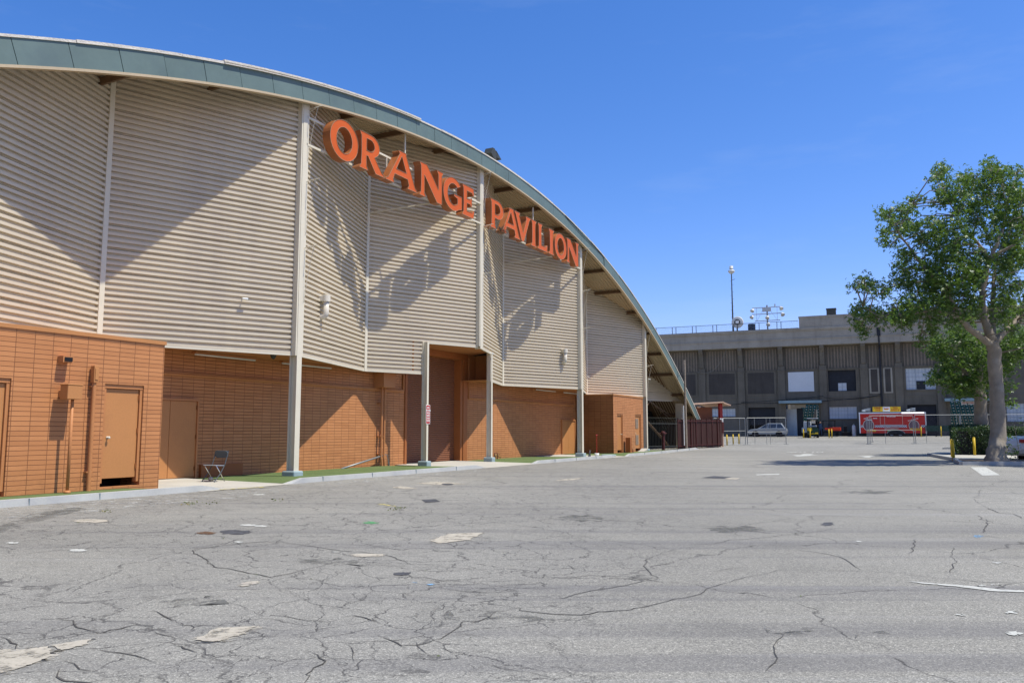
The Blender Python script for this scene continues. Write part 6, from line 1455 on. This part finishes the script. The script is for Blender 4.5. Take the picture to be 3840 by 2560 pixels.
# weeds and leaf litter on the asphalt
wd = []
for u, v, n in ((437, 1158, 26), (490, 1157, 12), (245, 1176, 12), (910, 1172, 14), (918, 1170, 8), (640, 1151, 12), (1160, 1205, 0)):
    x, y = gp(u, v)
    for _ in range(n): wd.append((x + rg.normal(0, .07), y + rg.normal(0, .07), .02 + abs(rg.normal(0, .02))))
tag(leaf_mesh('weeds', wd, .05, K['palm'], None, lobes=1), kind='stuff')
lt = []
for _ in range(240):
    x = rg.uniform(-11, 19); y = rg.uniform(5, 40); s_ = (x + 6.58) * CS + (y - 24.62) * SN; m_ = -(x + 6.58) * SN + (y - 24.62) * CS
    if m_ < KM - .1: lt.append((x, y, .012))
tag(leaf_mesh('leaf_litter', lt, .028, K['palm'], None, lobes=1, up_bias=3), kind='stuff')
b = MB(); o = W(16.9, MW - .35, .1)
tag(leaf_mesh('weed', [(o.x + rg.normal(0, .1), o.y + rg.normal(0, .1), .1 + abs(rg.normal(0, .12))) for _ in range(60)], .07, K['palm'], None, lobes=1), 'small pale weed tuft on turf right of the roll-up door', 'weed')
# distant tree masses to close the horizon
fw = []
for i in range(90):
    a = math.radians(RN.uniform(-75, 75)); d = RN.uniform(230, 330); fw.append((math.sin(a) * d, math.cos(a) * d + 20, RN.uniform(1, 4), RN.uniform(3, 6)))
fp = crown_points(fw, 1.6, .9); fo = leaf_mesh('far_trees', fp, 1.1, K['hedge'], None, lobes=1); tag(fo, kind='stuff')

# ------------------------------------------------------------------ camera, light, sky
cam = bpy.data.cameras.new('camera'); co = bpy.data.objects.new('camera', cam); COL.objects.link(co); sc.camera = co
cam.sensor_width = 36; cam.lens = 36 * 1870 / 2352; cam.clip_end = 3000; cam.clip_start = .05
co.location = (0, 0, CAMH); co.rotation_euler = (PI / 2 + CP, 0, 0)
SD = Vector((.98, -.28, 2.1)).normalized()
sun = bpy.data.lights.new('sun', 'SUN'); so = bpy.data.objects.new('sun', sun); COL.objects.link(so)
sun.energy = 4.6; sun.angle = math.radians(.53); sun.color = (1, .965, .90)
so.rotation_euler = SD.to_track_quat('Z', 'Y').to_euler(); so.location = (30, -10, 60)
wl = bpy.data.worlds.new('World'); sc.world = wl; wl.use_nodes = True; t = wl.node_tree
bg = t.nodes['Background']; sky = t.nodes.new('ShaderNodeTexSky'); sky.sky_type = 'NISHITA'; sky.sun_disc = False
sky.sun_elevation = math.asin(SD.z); sky.sun_rotation = math.atan2(SD.x, SD.y)
sky.altitude = 300; sky.air_density = 1.0; sky.dust_density = .35; sky.ozone_density = 3.0
SE, EX = .11, .35; e = SE * 2 ** EX                                # deeper, cleaner blue for a dry summer noon
sp_ = t.nodes.new('ShaderNodeSeparateColor'); cb = t.nodes.new('ShaderNodeCombineColor'); t.links.new(sky.outputs[0], sp_.inputs[0])
for ch, (g, k) in enumerate(((1.59, 1.47), (1.12, 1.02), (1.0, 1.40))):
    a = t.nodes.new('ShaderNodeMath'); a.operation = 'MULTIPLY'; a.inputs[1].default_value = e; t.links.new(sp_.outputs[ch], a.inputs[0])
    q = t.nodes.new('ShaderNodeMath'); q.operation = 'POWER'; q.inputs[1].default_value = g; t.links.new(a.outputs[0], q.inputs[0])
    r = t.nodes.new('ShaderNodeMath'); r.operation = 'MULTIPLY'; r.inputs[1].default_value = k / e; t.links.new(q.outputs[0], r.inputs[0]); t.links.new(r.outputs[0], cb.inputs[ch])
tcw = t.nodes.new('ShaderNodeTexCoord'); mpw = t.nodes.new('ShaderNodeMapping'); mpw.inputs['Scale'].default_value = (1.6, 3.2, 9); mpw.inputs['Rotation'].default_value = (.3, .5, .4)
nw = t.nodes.new('ShaderNodeTexNoise'); nw.inputs['Scale'].default_value = 1.5; nw.inputs['Detail'].default_value = 9; nw.inputs['Roughness'].default_value = .62
t.links.new(tcw.outputs['Generated'], mpw.inputs[0]); t.links.new(mpw.outputs[0], nw.inputs['Vector'])
rw = ramp(t, [(.56, 0), (.82, .10)], nw.outputs[0])
skyc = mixc(t, rw.outputs[0], cb.outputs[0], (.75 / e, .85 / e, 1.0 / e))
t.links.new(skyc, bg.inputs[0]); bg.inputs[1].default_value = SE
sc.view_settings.view_transform = 'Standard'; sc.view_settings.look = 'None'; sc.view_settings.exposure = EX; sc.view_settings.gamma = 1
sc.render.engine = 'CYCLES'
sc.cycles.max_bounces = 6; sc.cycles.transparent_max_bounces = 12
try: sc.cycles.use_denoising = True
except Exception: pass
